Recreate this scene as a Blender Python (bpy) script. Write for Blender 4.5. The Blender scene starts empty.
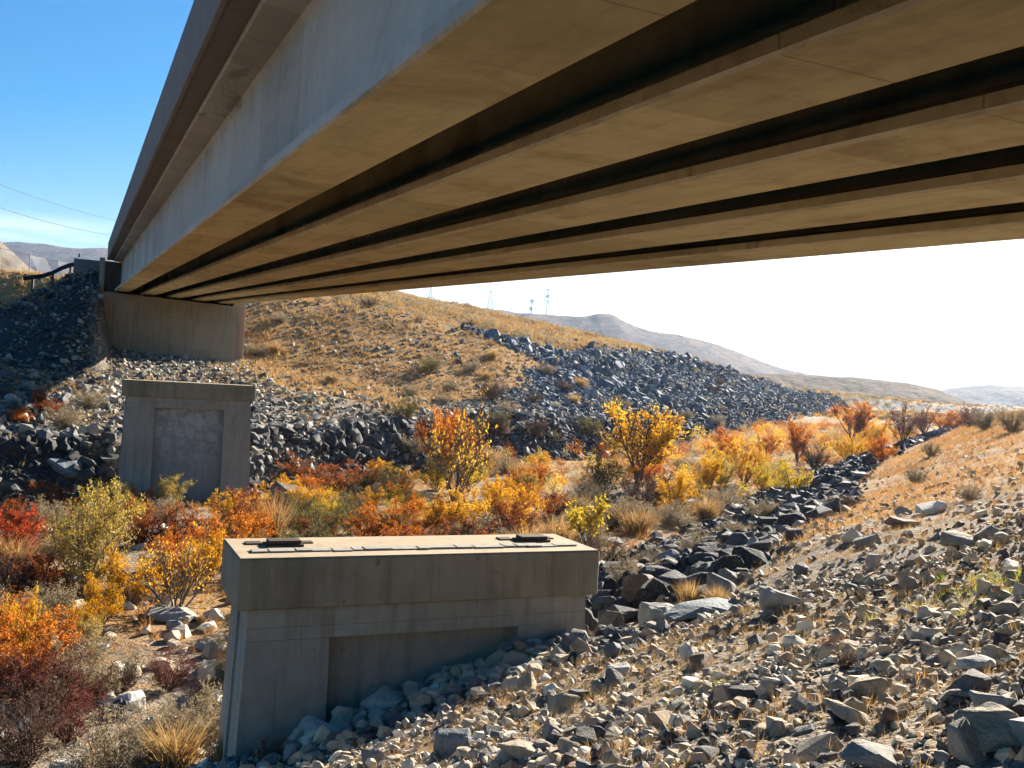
import bpy, bmesh, math, random
import numpy as np
from mathutils import Matrix, Vector
SC = bpy.context.scene
COL = SC.collection
R = math.radians
rng = np.random.default_rng(7)
random.seed(7)
# ------------------------------------------------------------------ camera
F = 950.0; W = 1024; HH = 768; RHO = 0.057
cam = bpy.data.cameras.new('camera'); camo = bpy.data.objects.new('camera', cam); COL.objects.link(camo)
cam.sensor_width = 36; cam.lens = F / W * 36; cam.clip_start = 0.1; cam.clip_end = 60000
c_, s_ = math.cos(RHO), math.sin(RHO)
camo.matrix_world = Matrix(((c_, -s_, 0, 0), (0, 0, -1, 0), (s_, c_, 0, 0), (0, 0, 0, 1)))
SC.camera = camo
def ray(px, py):
    u, v = px - 512, py - 384
    return (u * c_ + v * s_) / F, (u * s_ - v * c_) / F      # x/y and z/y slopes
BA = R(24.5); CB, SB = math.cos(BA), math.sin(BA)
def st(s, t): return s * CB - t * SB, s * SB + t * CB
def to_st(x, y): return x * CB + y * SB, -x * SB + y * CB
# ------------------------------------------------------------------ noise
def _h(i, j, k):
    n = (i * 374761393 + j * 668265263 + k * 1274126177) & 0xffffffff
    n = ((n ^ (n >> 13)) * 1274126177) & 0xffffffff
    return ((n ^ (n >> 16)) & 0xffff) / 65535.0
def vnoise(x, y, k=0):
    x = np.asarray(x, float); y = np.asarray(y, float)
    xi = np.floor(x).astype(np.int64); yi = np.floor(y).astype(np.int64)
    fx = x - xi; fy = y - yi
    fx = fx * fx * (3 - 2 * fx); fy = fy * fy * (3 - 2 * fy)
    a = _h(xi, yi, k); b = _h(xi + 1, yi, k); c = _h(xi, yi + 1, k); d = _h(xi + 1, yi + 1, k)
    return (a * (1 - fx) + b * fx) * (1 - fy) + (c * (1 - fx) + d * fx) * fy
def fbm(x, y, o=4, k=0):
    v = 0; a = .5; t = 0
    for i in range(o):
        v = v + a * vnoise(x, y, k + i * 17); t += a; a *= .5; x = x * 2.03 + 3.1; y = y * 2.03 + 1.7
    return v / t * 2 - 1
def sstep(x, a, b):
    t = np.clip((x - a) / (b - a), 0, 1); return t * t * (3 - 2 * t)
# ------------------------------------------------------------------ terrain
RT = ([-200, -60, 0, 12.5, 34, 53.5, 87, 161, 260, 400, 900], [-110, -40, -12, -5.4, 5.3, 14.3, 33, 74, 133, 230, 600])
LT = ([-200, -60, 0, 25, 43, 60, 77, 124, 223, 300, 400, 900], [-230, -110, -55, -33, -14.5, -3.6, 9, 30, 75, 120, 195, 560])
def banks(x, y):
    qr = (x - np.interp(y, *RT)) * .88
    ql = (np.interp(y, *LT) - x) * np.interp(y, [0, 43, 77, 124, 223], [.8, .75, .8, .88, .9])
    return qr, ql
def smin(a, b, k): return -np.log(np.exp(-np.clip(a / k, -60, 60)) + np.exp(-np.clip(b / k, -60, 60))) * k
def height(x, y, fine=True):
    x = np.asarray(x, float); y = np.asarray(y, float)
    qr, ql = banks(x, y)
    zf = -6 + .02 * np.clip(y - 40, 0, 190)
    qrw = qr + .5 * fbm(x / 5, y / 5, 3, 3); qlw = ql + .9 * fbm(x / 9, y / 9, 3, 5)
    qp = np.clip(qrw, 0, None); lp = np.clip(qlw, 0, None)
    capr = np.interp(y, [0, 60, 80, 150, 250], [6.8, 7.0, 6.2, 2.4, 1.6])
    rr = smin(.42 * qp, capr + .05 * np.clip(qp - 16, 0, 60), .35)
    rr = np.where(qp > 0, rr, 0)
    sl = np.interp(y, [75, 115], [.175, .72])
    cap1 = np.interp(y, [60, 85, 105, 150, 223, 300], [12.5, 13, 8.6, 9.8, 4.3, 4.0])
    s2 = np.interp(y, [60, 100, 130, 200, 300], [.08, .17, .19, .12, .05])
    stp = 2.3 * (1 - sstep(y, 92, 112))
    rl = smin(stp * sstep(lp, 0, 2.3) + sl * np.clip(lp - 1.2 * stp / 2.3, 0, None), cap1 + s2 * np.clip(np.minimum(lp, 52) - cap1 / sl, 0, None), .5)
    rl = np.where(lp > 0, rl, 0)
    z = zf + rr + rl
    far = sstep(y, 75, 130) * sstep(ql, 8, 25)
    z = z + far * 1.1 * fbm(x / 22, y / 22, 4, 11) + .35 * fbm(x / 14, y / 14, 3, 21) * sstep(y, 10, 30)
    # spur on the left beyond the bridge
    # far ground eases to a rolling plain
    sp_, tp_ = to_st(x, y)
    z = z + .16 * np.exp(-((sp_ - 4.6) / 1.7) ** 2 - ((tp_ - 12.6) / 1.1) ** 2)
    dist = np.hypot(x, y)
    g = sstep(dist, 330, 800)
    z = z * (1 - g) + g * (1.5 + 9 * fbm(x / 300, y / 300, 3, 31))
    # bridge approach embankments
    s, t = to_st(x, y)
    w = sstep(-s, -6, 2) * sstep(t, 58, 70) * sstep(dist, 420, 300)
    z = z * (1 - w) + w * np.minimum(z, 7.0 + .3 * fbm(x / 9, y / 9, 3, 35))
    z = z + 8 * np.exp(-(((x + 74) / 8) ** 2 + ((y - 132) / 16) ** 2)) * (1 + .4 * fbm(x / 6, y / 6, 4, 37))
    def emb(s0, s1, d_t, top, k):
        ds = np.clip(np.maximum(s0 - s, s - s1), 0, None); dt = np.clip(d_t, 0, None)
        return top - k * np.hypot(ds, dt)
    e1 = emb(1.2, 60, 76.8 - t, 7.3, .62) - 6 * np.clip(s - 9.0, 0, None)
    z = np.where((t > 76.8) | (s < 1.2), np.maximum(z, e1), z)
    z = np.maximum(z, emb(-1, 13, t + 17.5, 4.0, .55))
    if fine:
        z = z + .10 * fbm(x / 1.6, y / 1.6, 3, 41) * sstep(dist, 400, 100) + .05 * fbm(x / .45, y / .45, 2, 43) * sstep(dist, 40, 15)
    return z
def hit(px, py, y0=2.0, y1=600.0):
    mx, mz = ray(px, py)
    ys = np.geomspace(y0, y1, 4000)
    d = mz * ys - height(mx * ys, ys)
    k = np.argmax(d < 0)
    if d[k] >= 0: k = len(ys) - 1
    y = ys[k]
    return mx * y, y, float(height(mx * y, y))
def axis(lo, f0, f1, hi, d, g):
    a = list(np.arange(f0, f1, d)); e = d; v = a[-1]
    while v < hi: e *= g; v += e; a.append(v)
    e = d; v = a[0]; b = []
    while v > lo: e *= g; v -= e; b.append(v)
    return np.array(b[::-1] + a)
# ------------------------------------------------------------------ mesh helpers
def mesh_from(name, V, Fc, mats, attrs=None, smooth=False, fmat=None):
    """V (n,3); Fc (m,k) of one polygon size"""
    V = np.asarray(V, np.float32); Fc = np.asarray(Fc, np.int32)
    me = bpy.data.meshes.new(name); m, k = Fc.shape
    me.vertices.add(len(V)); me.vertices.foreach_set('co', V.ravel())
    me.loops.add(m * k); me.loops.foreach_set('vertex_index', Fc.ravel())
    me.polygons.add(m); me.polygons.foreach_set('loop_start', np.arange(0, m * k, k, dtype=np.int32))
    me.polygons.foreach_set('use_smooth', np.full(m, smooth))
    for ma in mats: me.materials.append(ma)
    if fmat is not None: me.polygons.foreach_set('material_index', np.asarray(fmat, np.int32))
    for an, dom, arr in attrs or []:
        a = me.attributes.new(an, 'FLOAT', dom); a.data.foreach_set('value', np.asarray(arr, np.float32))
    me.update(calc_edges=True); me.validate()
    return me
def link(name, me, parent=None, loc=None):
    o = bpy.data.objects.new(name, me); COL.objects.link(o)
    if parent: o.parent = parent
    if loc is not None: o.location = loc
    return o
def tag(o, label=None, cat=None, group=None, kind=None):
    if label: o['label'] = label
    if cat: o['category'] = cat
    if group: o['group'] = group
    if kind: o['kind'] = kind
    return o
def empty(name, loc=(0, 0, 0), rz=0):
    o = bpy.data.objects.new(name, None); COL.objects.link(o); o.location = loc; o.rotation_euler = (0, 0, rz); o.empty_display_size = .3
    return o
def bm_obj(name, bm, mat, parent=None, smooth=False, bevel=0):
    if bevel:
        bmesh.ops.bevel(bm, geom=[e for e in bm.edges], offset=bevel, segments=1, affect='EDGES', clamp_overlap=True)
    bmesh.ops.recalc_face_normals(bm, faces=bm.faces)
    me = bpy.data.meshes.new(name); bm.to_mesh(me); bm.free()
    for p in me.polygons: p.use_smooth = smooth
    me.materials.append(mat)
    return link(name, me, parent)
def bx(bm, x0, x1, y0, y1, z0, z1, zt=None):
    v = [bm.verts.new(p) for p in ((x0, y0, z0), (x1, y0, z0), (x1, y1, z0), (x0, y1, z0), (x0, y0, z1), (x1, y0, z1), (x1, y1, z1), (x0, y1, z1))]
    for f in ((3, 2, 1, 0), (4, 5, 6, 7), (0, 1, 5, 4), (1, 2, 6, 5), (2, 3, 7, 6), (3, 0, 4, 7)): bm.faces.new([v[i] for i in f])
    return v
def tubes(paths, radii, sides=5):
    """list of (n,3) paths with (n,) radii -> V, quads"""
    V = []; Q = []; b = 0
    for P, r in zip(paths, radii):
        P = np.asarray(P, float); n = len(P)
        T = np.gradient(P, axis=0); T /= np.linalg.norm(T, axis=1)[:, None] + 1e-9
        up = np.array([.31, .95, .05]) if abs(T[0][2]) > .8 else np.array([0, 0, 1.])
        A = np.cross(T, up); A /= np.linalg.norm(A, axis=1)[:, None] + 1e-9; B = np.cross(T, A)
        an = np.arange(sides) * 2 * math.pi / sides
        ring = P[:, None] + np.asarray(r)[:, None, None] * (np.cos(an)[None, :, None] * A[:, None] + np.sin(an)[None, :, None] * B[:, None])
        V.append(ring.reshape(-1, 3))
        i = np.arange(n - 1)[:, None] * sides; j = np.arange(sides)[None]; j2 = (j + 1) % sides
        Q.append(np.stack([i + j, i + j2, i + sides + j2, i + sides + j], -1).reshape(-1, 4) + b); b += n * sides
    return np.concatenate(V), np.concatenate(Q)
# ------------------------------------------------------------------ materials
def newmat(name):
    m = bpy.data.materials.new(name); m.use_nodes = True; nt = m.node_tree; nt.nodes.clear()
    out = nt.nodes.new('ShaderNodeOutputMaterial'); return m, nt, out
class N:
    def __init__(s, nt): s.nt = nt
    def __call__(s, typ, ins=None, **kw):
        n = s.nt.nodes.new(typ)
        for k, v in kw.items(): setattr(n, k, v)
        for k, v in (ins or {}).items():
            if hasattr(v, 'default_value') or isinstance(v, bpy.types.NodeSocket): s.nt.links.new(v, n.inputs[k])
            else: n.inputs[k].default_value = v
        return n
    def ramp(s, fac, stops, mode='LINEAR'):
        n = s.nt.nodes.new('ShaderNodeValToRGB'); s.nt.links.new(fac, n.inputs[0]); cr = n.color_ramp; cr.interpolation = mode
        while len(cr.elements) < len(stops): cr.elements.new(.5)
        for e, (p, c) in zip(cr.elements, stops):
            e.position = p; e.color = (*c, 1) if len(c) == 3 else c
        return n.outputs[0]
    def mix(s, f, a, b, mode='MIX'):
        n = s.nt.nodes.new('ShaderNodeMix'); n.data_type = 'RGBA'; n.blend_type = mode
        for sock, v in ((n.inputs['Factor'], f), (n.inputs['A'], a), (n.inputs['B'], b)):
            if isinstance(v, bpy.types.NodeSocket): s.nt.links.new(v, sock)
            elif isinstance(v, tuple): sock.default_value = (*v, 1)
            else: sock.default_value = v
        return [o for o in n.outputs if o.type == 'RGBA'][0]
    def math(s, op, a, b=0.0, clamp=False):
        n = s.nt.nodes.new('ShaderNodeMath'); n.operation = op; n.use_clamp = clamp
        for i, v in ((0, a), (1, b)):
            if isinstance(v, bpy.types.NodeSocket): s.nt.links.new(v, n.inputs[i])
            else: n.inputs[i].default_value = v
        return n.outputs[0]
    def noise(s, vec, scale, detail=4, rough=.55, sc=None, dist=0):
        if sc: vec = s('ShaderNodeMapping', {'Vector': vec, 'Scale': sc}).outputs[0]
        return s('ShaderNodeTexNoise', {'Vector': vec, 'Scale': scale, 'Detail': detail, 'Roughness': rough, 'Distortion': dist}).outputs['Fac']
    def bump(s, h, strength, dist, nrm=None):
        ins = {'Height': h, 'Strength': strength, 'Distance': dist}
        if nrm: ins['Normal'] = nrm
        return s('ShaderNodeBump', ins).outputs[0]
    def princ(s, out, col, rough=.85, nrm=None, spec=.3, metal=0):
        ins = {'Base Color': col if isinstance(col, bpy.types.NodeSocket) else (*col, 1), 'Roughness': rough, 'Specular IOR Level': spec, 'Metallic': metal}
        if nrm: ins['Normal'] = nrm
        b = s('ShaderNodeBsdfPrincipled', ins); s.nt.links.new(b.outputs[0], out.inputs[0]); return b
def concrete(name, a, b, stain=(.10, .075, .05), st_amt=.5, rust=0.0, white=0.0, scratch=0.0, runoff=0.0, seg=0.0, joint=None, streak_sc=(3, 3, .25)):
    m, nt, out = newmat(name); n = N(nt)
    co = n('ShaderNodeTexCoord').outputs['Object']
    big = n.noise(co, .7, 5, .6); mid = n.noise(co, 4.5, 6, .65); finen = n.noise(co, 60, 3, .6)
    col = n.mix(n.ramp(big, [(.3, (0, 0, 0)), (.7, (1, 1, 1))]), a, b)
    col = n.mix(n.math('MULTIPLY', n.ramp(mid, [(.35, (0, 0, 0)), (.75, (1, 1, 1))]), .35), col, tuple(x * 1.35 for x in b))
    stk = n.noise(co, 1.6, 5, .7, sc=streak_sc)
    col = n.mix(n.math('MULTIPLY', n.ramp(stk, [(.48, (0, 0, 0)), (.72, (1, 1, 1))]), st_amt), col, stain)
    if rust:
        rs = n.noise(co, .55, 6, .7, dist=.6)
        col = n.mix(n.math('MULTIPLY', n.ramp(rs, [(.52, (0, 0, 0)), (.7, (1, 1, 1))]), rust), col, (.20, .10, .045))
    if white:
        ws = n.noise(co, 2.6, 8, .75, dist=.5); zz = n('ShaderNodeSeparateXYZ', {0: co}).outputs[2]
        up = n.ramp(n.math('ADD', n.math('MULTIPLY', zz, .30), 1.35), [(.05, (0, 0, 0)), (.75, (1, 1, 1))])
        col = n.mix(n.math('MULTIPLY', n.math('MULTIPLY', n.ramp(ws, [(.46, (0, 0, 0)), (.56, (1, 1, 1))]), up), white), col, (.55, .54, .52))
    if scratch:
        a1 = n.noise(co, 1.3, 8, .8, sc=(9, 9, 1.2), dist=.8)
        col = n.mix(n.math('MULTIPLY', n.ramp(a1, [(.66, (0, 0, 0)), (.69, (1, 1, 1))]), scratch), col, (.46, .43, .37))
        a2 = n.noise(co, 3.3, 3, .5); col = n.mix(n.math('MULTIPLY', n.ramp(a2, [(.70, (0, 0, 0)), (.74, (1, 1, 1))]), .6), col, (.10, .085, .06))
        vv = n('ShaderNodeTexVoronoi', {'Vector': co, 'Scale': 1.7, 'Randomness': .25}).outputs['Distance']
        col = n.mix(n.math('MULTIPLY', n.ramp(vv, [(.03, (1, 1, 1)), (.04, (0, 0, 0))]), .8), col, (.05, .045, .04))
    if runoff:
        xx = n('ShaderNodeSeparateXYZ', {0: co}).outputs[0]; wob = n.math('MULTIPLY', n.math('SUBTRACT', n.noise(co, 3, 4, .7, sc=(1, 1, .3)), .5), .9)
        dd = n.math('ABSOLUTE', n.math('SUBTRACT', n.math('ABSOLUTE', n.math('ADD', xx, wob)), runoff))
        col = n.mix(n.math('MULTIPLY', n.ramp(dd, [(.05, (1, 1, 1)), (.42, (0, 0, 0))]), .28), col, (.075, .055, .035))
    if seg:
        yy = n('ShaderNodeSeparateXYZ', {0: co}).outputs[1]; wn = n('ShaderNodeTexWhiteNoise', {'W': n.math('FLOOR', n.math('DIVIDE', yy, seg))}, noise_dimensions='1D').outputs['Value']
        col = n.mix(1.0, col, n.ramp(wn, [(0, (.86, .84, .80)), (1, (1.1, 1.1, 1.08))]), 'MULTIPLY')
        sm = n.noise(co, .9, 6, .7, sc=(1, .35, 1), dist=1.2); col = n.mix(n.math('MULTIPLY', n.ramp(sm, [(.62, (0, 0, 0)), (.68, (1, 1, 1))]), .5), col, (.13, .09, .05))
        lm = n.noise(co, 2.0, 7, .75, sc=(6, .25, 1)); col = n.mix(n.math('MULTIPLY', n.ramp(lm, [(.55, (0, 0, 0)), (.75, (1, 1, 1))]), .35), col, (.5, .43, .31))
    sp = n.noise(co, 130, 2, .5)
    col = n.mix(n.math('MULTIPLY', n.ramp(sp, [(.62, (0, 0, 0)), (.7, (1, 1, 1))]), .35), col, (.06, .055, .05))
    if joint:      # joint = (axis index, spacing, width)
        for ax, spc, wd in joint:
            x = n('ShaderNodeSeparateXYZ', {0: co}).outputs[ax]
            wob = n.math('MULTIPLY', n.noise(co, 1.2, 2), .02)
            fr = n.math('FRACT', n.math('DIVIDE', n.math('ADD', x, wob), spc))
            ln = n.math('LESS_THAN', n.math('ABSOLUTE', n.math('SUBTRACT', fr, .5)), wd / spc)
            col = n.mix(n.math('MULTIPLY', ln, .55), col, tuple(x * .35 for x in a))
    h = n.math('ADD', n.math('MULTIPLY', finen, .3), mid)
    n.princ(out, col, .88, n.bump(h, .35, .02), .25)
    return m
M_PIER = concrete('concrete_pier_grey', (.28, .25, .20), (.38, .34, .275), (.14, .115, .08), .55, scratch=.5, joint=[(2, 1.9, .004)])
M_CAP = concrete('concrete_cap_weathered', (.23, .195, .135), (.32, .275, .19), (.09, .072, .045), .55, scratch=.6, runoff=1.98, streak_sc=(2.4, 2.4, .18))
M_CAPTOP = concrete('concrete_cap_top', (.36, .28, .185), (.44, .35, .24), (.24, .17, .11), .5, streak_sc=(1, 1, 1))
M_PANEL = concrete('concrete_patched_panel', (.25, .24, .225), (.32, .31, .29), (.14, .13, .12), .4, white=.55)
M_GIRD = concrete('concrete_girder', (.46, .37, .20), (.56, .46, .27), (.20, .135, .07), .45, rust=.5, joint=[(1, 9.4, .012)], streak_sc=(2, .25, .6), seg=3.13)
M_DECK = concrete('concrete_deck', (.20, .165, .14), (.25, .21, .18), (.12, .095, .08), .5)
M_GIRDX = concrete('concrete_girder_outer', (.45, .405, .355), (.52, .465, .405), (.30, .26, .22), .2, rust=.3, joint=[(1, 9.4, .012)], streak_sc=(2, 1.2, .25), seg=3.13)
M_EDGE = concrete('chipped_pale_edge', (.42, .35, .23), (.62, .53, .38), (.2, .14, .08), .6, streak_sc=(1, .6, 1))
M_ABUT = concrete('concrete_abutment', (.28, .245, .18), (.35, .30, .22), (.15, .11, .07), .6, rust=.15, joint=[(0, 4.1, .012), (2, 2.3, .01)])
M_WING = concrete('concrete_wing_dark', (.13, .13, .14), (.18, .18, .19), (.08, .08, .08), .4, joint=[(2, .9, .012)])
M_WINGR = concrete('concrete_wing_brown', (.26, .19, .15), (.32, .24, .19), (.16, .1, .07), .4)
def plain(name, c, rough=.6, metal=0, var=.25):
    m, nt, out = newmat(name); n = N(nt); co = n('ShaderNodeTexCoord').outputs['Object']
    x = n.noise(co, 9, 4)
    n.princ(out, n.mix(x, tuple(v * (1 - var) for v in c), tuple(v * (1 + var) for v in c)), rough, n.bump(x, .2, .01), .4, metal); return m
M_RUST = plain('rusty_steel', (.07, .045, .035), .75, .2)
M_GROUT = plain('cracked_grout', (.30, .28, .24), .9, 0, .5)
M_STEEL = plain('galvanised_steel', (.30, .31, .32), .45, .7)
M_DARKST = plain('dark_weathered_rail', (.035, .032, .035), .6, .2)
M_WIRE = plain('grey_wire', (.04, .045, .06), .5, .5)
M_WHITE = plain('white_plastic', (.7, .7, .7), .4)
M_BARK = plain('grey_bark', (.13, .10, .085), .9)
M_TWIG = plain('red_brown_twigs', (.20, .085, .06), .9)
M_TWIGG = plain('pale_twigs', (.30, .23, .16), .9)
M_TWIGD = plain('dark_twigs', (.10, .06, .045), .9)
def rockmat(name, stops, src):
    m, nt, out = newmat(name); n = N(nt)
    co = n('ShaderNodeTexCoord').outputs['Object']
    t = n('ShaderNodeObjectInfo').outputs['Random'] if src == 'obj' else n('ShaderNodeAttribute', attribute_name='tone').outputs['Fac']
    base = n.ramp(t, stops)
    a = n.noise(co, 3.0, 5, .65) if src != 'obj' else n.noise(co, 2.2, 6, .7, dist=.4)
    b = n.noise(co, 22 if src != 'obj' else 9, 4, .7)
    col = n.mix(.75, base, n.ramp(a, [(.25, (.5, .48, .45)), (.5, (1, 1, 1)), (.78, (1.5, 1.4, 1.25))]), 'MULTIPLY')
    col = n.mix(n.math('MULTIPLY', n.ramp(b, [(.5, (0, 0, 0)), (.75, (1, 1, 1))]), .4), col, (.42, .38, .31))
    h = n.math('ADD', n.math('MULTIPLY', b, .5), a)
    n.princ(out, col, .8, n.bump(h, .6, .05 if src != 'obj' else .12), .35)
    return m
RUB = [(0, (.04, .042, .048)), (.12, (.12, .12, .125)), (.26, (.27, .25, .22)), (.42, (.42, .35, .26)), (.58, (.52, .41, .27)), (.70, (.30, .19, .12)), (.84, (.62, .51, .37)), (1, (.78, .70, .57))]
DRK = [(0, (.022, .022, .026)), (.35, (.045, .044, .048)), (.6, (.085, .083, .085)), (.8, (.13, .12, .11)), (.93, (.22, .20, .175)), (1, (.34, .32, .3))]
BLU = [(0, (.035, .042, .055)), (.35, (.10, .12, .145)), (.65, (.20, .225, .25)), (.85, (.36, .37, .37)), (1, (.58, .56, .52))]
NEA = [(0, (.03, .032, .036)), (.25, (.12, .12, .12)), (.5, (.30, .27, .23)), (.75, (.46, .39, .29)), (1, (.66, .60, .50))]
M_RUB = rockmat('rubble_stone', RUB, 'attr'); M_RUBO = rockmat('rubble_stone_single', RUB, 'obj')
M_DRK = rockmat('dark_basalt', DRK, 'attr'); M_DRKO = rockmat('dark_basalt_single', DRK, 'obj')
M_BLU = rockmat('blue_grey_riprap', BLU, 'attr'); M_BLUO = rockmat('blue_grey_riprap_single', BLU, 'obj')
M_NEA = rockmat('slope_riprap', NEA, 'attr'); M_NEAO = rockmat('slope_riprap_single', NEA, 'obj')
M_PALE = rockmat('pale_granite_boulder', [(0, (.55, .52, .47)), (.5, (.64, .61, .56)), (1, (.72, .68, .6))], 'obj')
M_GREYB = rockmat('grey_granite_boulder', [(0, (.30, .29, .27)), (.5, (.38, .37, .34)), (1, (.46, .43, .38))], 'obj')
M_TANB = rockmat('tan_boulder', [(0, (.34, .28, .2)), (1, (.45, .37, .27))], 'obj')
M_BRNB = rockmat('brown_boulder', [(0, (.22, .15, .1)), (1, (.3, .2, .14))], 'obj')
M_DKB = rockmat('dark_boulder', [(0, (.05, .05, .055)), (1, (.09, .09, .095))], 'obj')
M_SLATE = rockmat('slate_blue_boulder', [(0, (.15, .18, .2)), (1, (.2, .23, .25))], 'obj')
def leafmat(name, stops, trans=.5):
    m, nt, out = newmat(name); n = N(nt)
    t = n('ShaderNodeAttribute', attribute_name='tone').outputs['Fac']
    oi = n('ShaderNodeObjectInfo').outputs['Random']
    t2 = n.math('ADD', t, n.math('MULTIPLY', n.math('SUBTRACT', oi, .5), .16), True)
    col = n.ramp(t2, stops)
    d = n('ShaderNodeBsdfDiffuse', {'Color': col}); tr = n('ShaderNodeBsdfTranslucent', {'Color': col})
    mx = n('ShaderNodeMixShader', {0: trans, 1: d.outputs[0], 2: tr.outputs[0]})
    nt.links.new(mx.outputs[0], out.inputs[0]); return m
LEAF = {
 'gold': leafmat('gold_leaves', [(0, (.38, .15, .015)), (.3, (.64, .29, .02)), (.65, (.80, .45, .03)), (1, (.85, .62, .08))]),
 'yellow': leafmat('yellow_leaves', [(0, (.30, .24, .03)), (.3, (.52, .38, .03)), (.7, (.75, .5, .05)), (1, (.8, .62, .12))]),
 'willow': leafmat('yellow_green_leaves', [(0, (.22, .18, .04)), (.3, (.42, .32, .06)), (.6, (.68, .47, .08)), (1, (.8, .6, .16))]),
 'orange': leafmat('orange_leaves', [(0, (.22, .06, .015)), (.3, (.48, .14, .02)), (.65, (.68, .24, .03)), (1, (.75, .38, .08))]),
 'rust': leafmat('rust_leaves', [(0, (.09, .03, .014)), (.35, (.24, .07, .025)), (.7, (.42, .13, .035)), (1, (.55, .22, .06))]),
 'red': leafmat('red_leaves', [(0, (.14, .03, .015)), (.4, (.38, .06, .025)), (.75, (.60, .10, .03)), (1, (.65, .2, .05))]),
 'crimson': leafmat('dull_crimson_leaves', [(0, (.08, .025, .02)), (.4, (.2, .05, .035)), (.75, (.33, .09, .05)), (1, (.42, .18, .09))], .35),
 'sage': leafmat('sagebrush_leaves', [(0, (.17, .13, .08)), (.35, (.34, .27, .16)), (.7, (.52, .42, .26)), (1, (.64, .54, .36))], .3),
 'olive': leafmat('olive_leaves', [(0, (.06, .06, .025)), (.4, (.15, .14, .05)), (.75, (.3, .26, .09)), (1, (.45, .36, .12))], .35),
 'brown': leafmat('brown_leaves', [(0, (.05, .03, .02)), (.4, (.12, .07, .045)), (.75, (.22, .13, .08)), (1, (.34, .22, .13))], .3),
 'straw': leafmat('straw_blades', [(0, (.30, .16, .06)), (.35, (.48, .28, .10)), (.7, (.62, .42, .18)), (1, (.72, .56, .30))], .35),
 'ograss': leafmat('orange_grass_blades', [(0, (.32, .14, .05)), (.4, (.52, .26, .09)), (.8, (.64, .38, .16)), (1, (.72, .52, .25))], .35),
 'green': leafmat('green_blades', [(0, (.12, .14, .02)), (.5, (.34, .36, .05)), (1, (.58, .52, .10))], .4),
}
def groundmat():
    m, nt, out = newmat('dry_gravel_ground'); n = N(nt)
    geo = n('ShaderNodeNewGeometry').outputs['Position']
    A = lambda k: n('ShaderNodeAttribute', attribute_name=k).outputs['Fac']
    big = n.noise(geo, .22, 6, .65); mid = n.noise(geo, 1.7, 6, .7); fi = n.noise(geo, 14, 5, .7); peb = n('ShaderNodeTexVoronoi', {'Vector': geo, 'Scale': 16.0})
    soil = n.mix(n.ramp(mid, [(.3, (0, 0, 0)), (.7, (1, 1, 1))]), (.15, .10, .058), (.36, .245, .14))
    pc = n.ramp(n('ShaderNodeSeparateColor', {0: peb.outputs['Color']}).outputs[0], [(0, (.06, .065, .07)), (.4, (.2, .19, .18)), (.75, (.34, .29, .22)), (1, (.5, .45, .38))])
    soil = n.mix(n.ramp(peb.outputs['Distance'], [(.3, (1, 1, 1)), (.55, (.25, .25, .25))]), soil, pc)
    pb2 = n('ShaderNodeTexVoronoi', {'Vector': geo, 'Scale': 38.0}); soil = n.mix(.45, soil, n.ramp(n('ShaderNodeSeparateColor', {0: pb2.outputs['Color']}).outputs[0], [(0, (.05, .05, .05)), (.5, (.24, .2, .16)), (1, (.5, .43, .34))]))
    grass = n.mix(n.ramp(n.noise(geo, .9, 6, .7), [(.3, (0, 0, 0)), (.7, (1, 1, 1))]), (.31, .155, .055), (.50, .31, .13))
    grass = n.mix(n.math('MULTIPLY', n.ramp(fi, [(.4, (0, 0, 0)), (.65, (1, 1, 1))]), .5), grass, (.22, .14, .07))
    g = n.ramp(n.math('ADD', A('grass'), n.math('MULTIPLY', n.math('SUBTRACT', mid, .5), 1.1)), [(.38, (0, 0, 0)), (.62, (1, 1, 1))])
    col = n.mix(g, soil, grass)
    dark = n.ramp(n.math('ADD', A('dark'), n.math('MULTIPLY', n.math('SUBTRACT', mid, .5), .7)), [(.4, (0, 0, 0)), (.6, (1, 1, 1))])
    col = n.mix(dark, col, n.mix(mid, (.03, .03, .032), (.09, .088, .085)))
    # scattered low brush on the distant slopes
    v = n('ShaderNodeTexVoronoi', {'Vector': geo, 'Scale': .30}); bl = n.ramp(n.math('ADD', v.outputs['Distance'], n.math('MULTIPLY', fi, .25)), [(.35, (1, 1, 1)), (.5, (0, 0, 0))])
    col = n.mix(n.math('MULTIPLY', n.math('MULTIPLY', bl, A('brush')), .8), col, (.13, .095, .05))
    pn = n.ramp(n.noise(geo, .045, 5, .6), [(.45, (0, 0, 0)), (.62, (1, 1, 1))])
    col = n.mix(n.math('MULTIPLY', n.math('MULTIPLY', pn, A('brush')), .7), col, (.15, .11, .07))
    h = n.math('ADD', n.math('MULTIPLY', fi, .6), n.math('MULTIPLY', peb.outputs['Distance'], -.5))
    nb = n.bump(h, .8, .06); nb = n.bump(mid, .6, .35, nb)
    n.princ(out, col, .95, nb, .15); return m
M_GROUND = groundmat()
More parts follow.
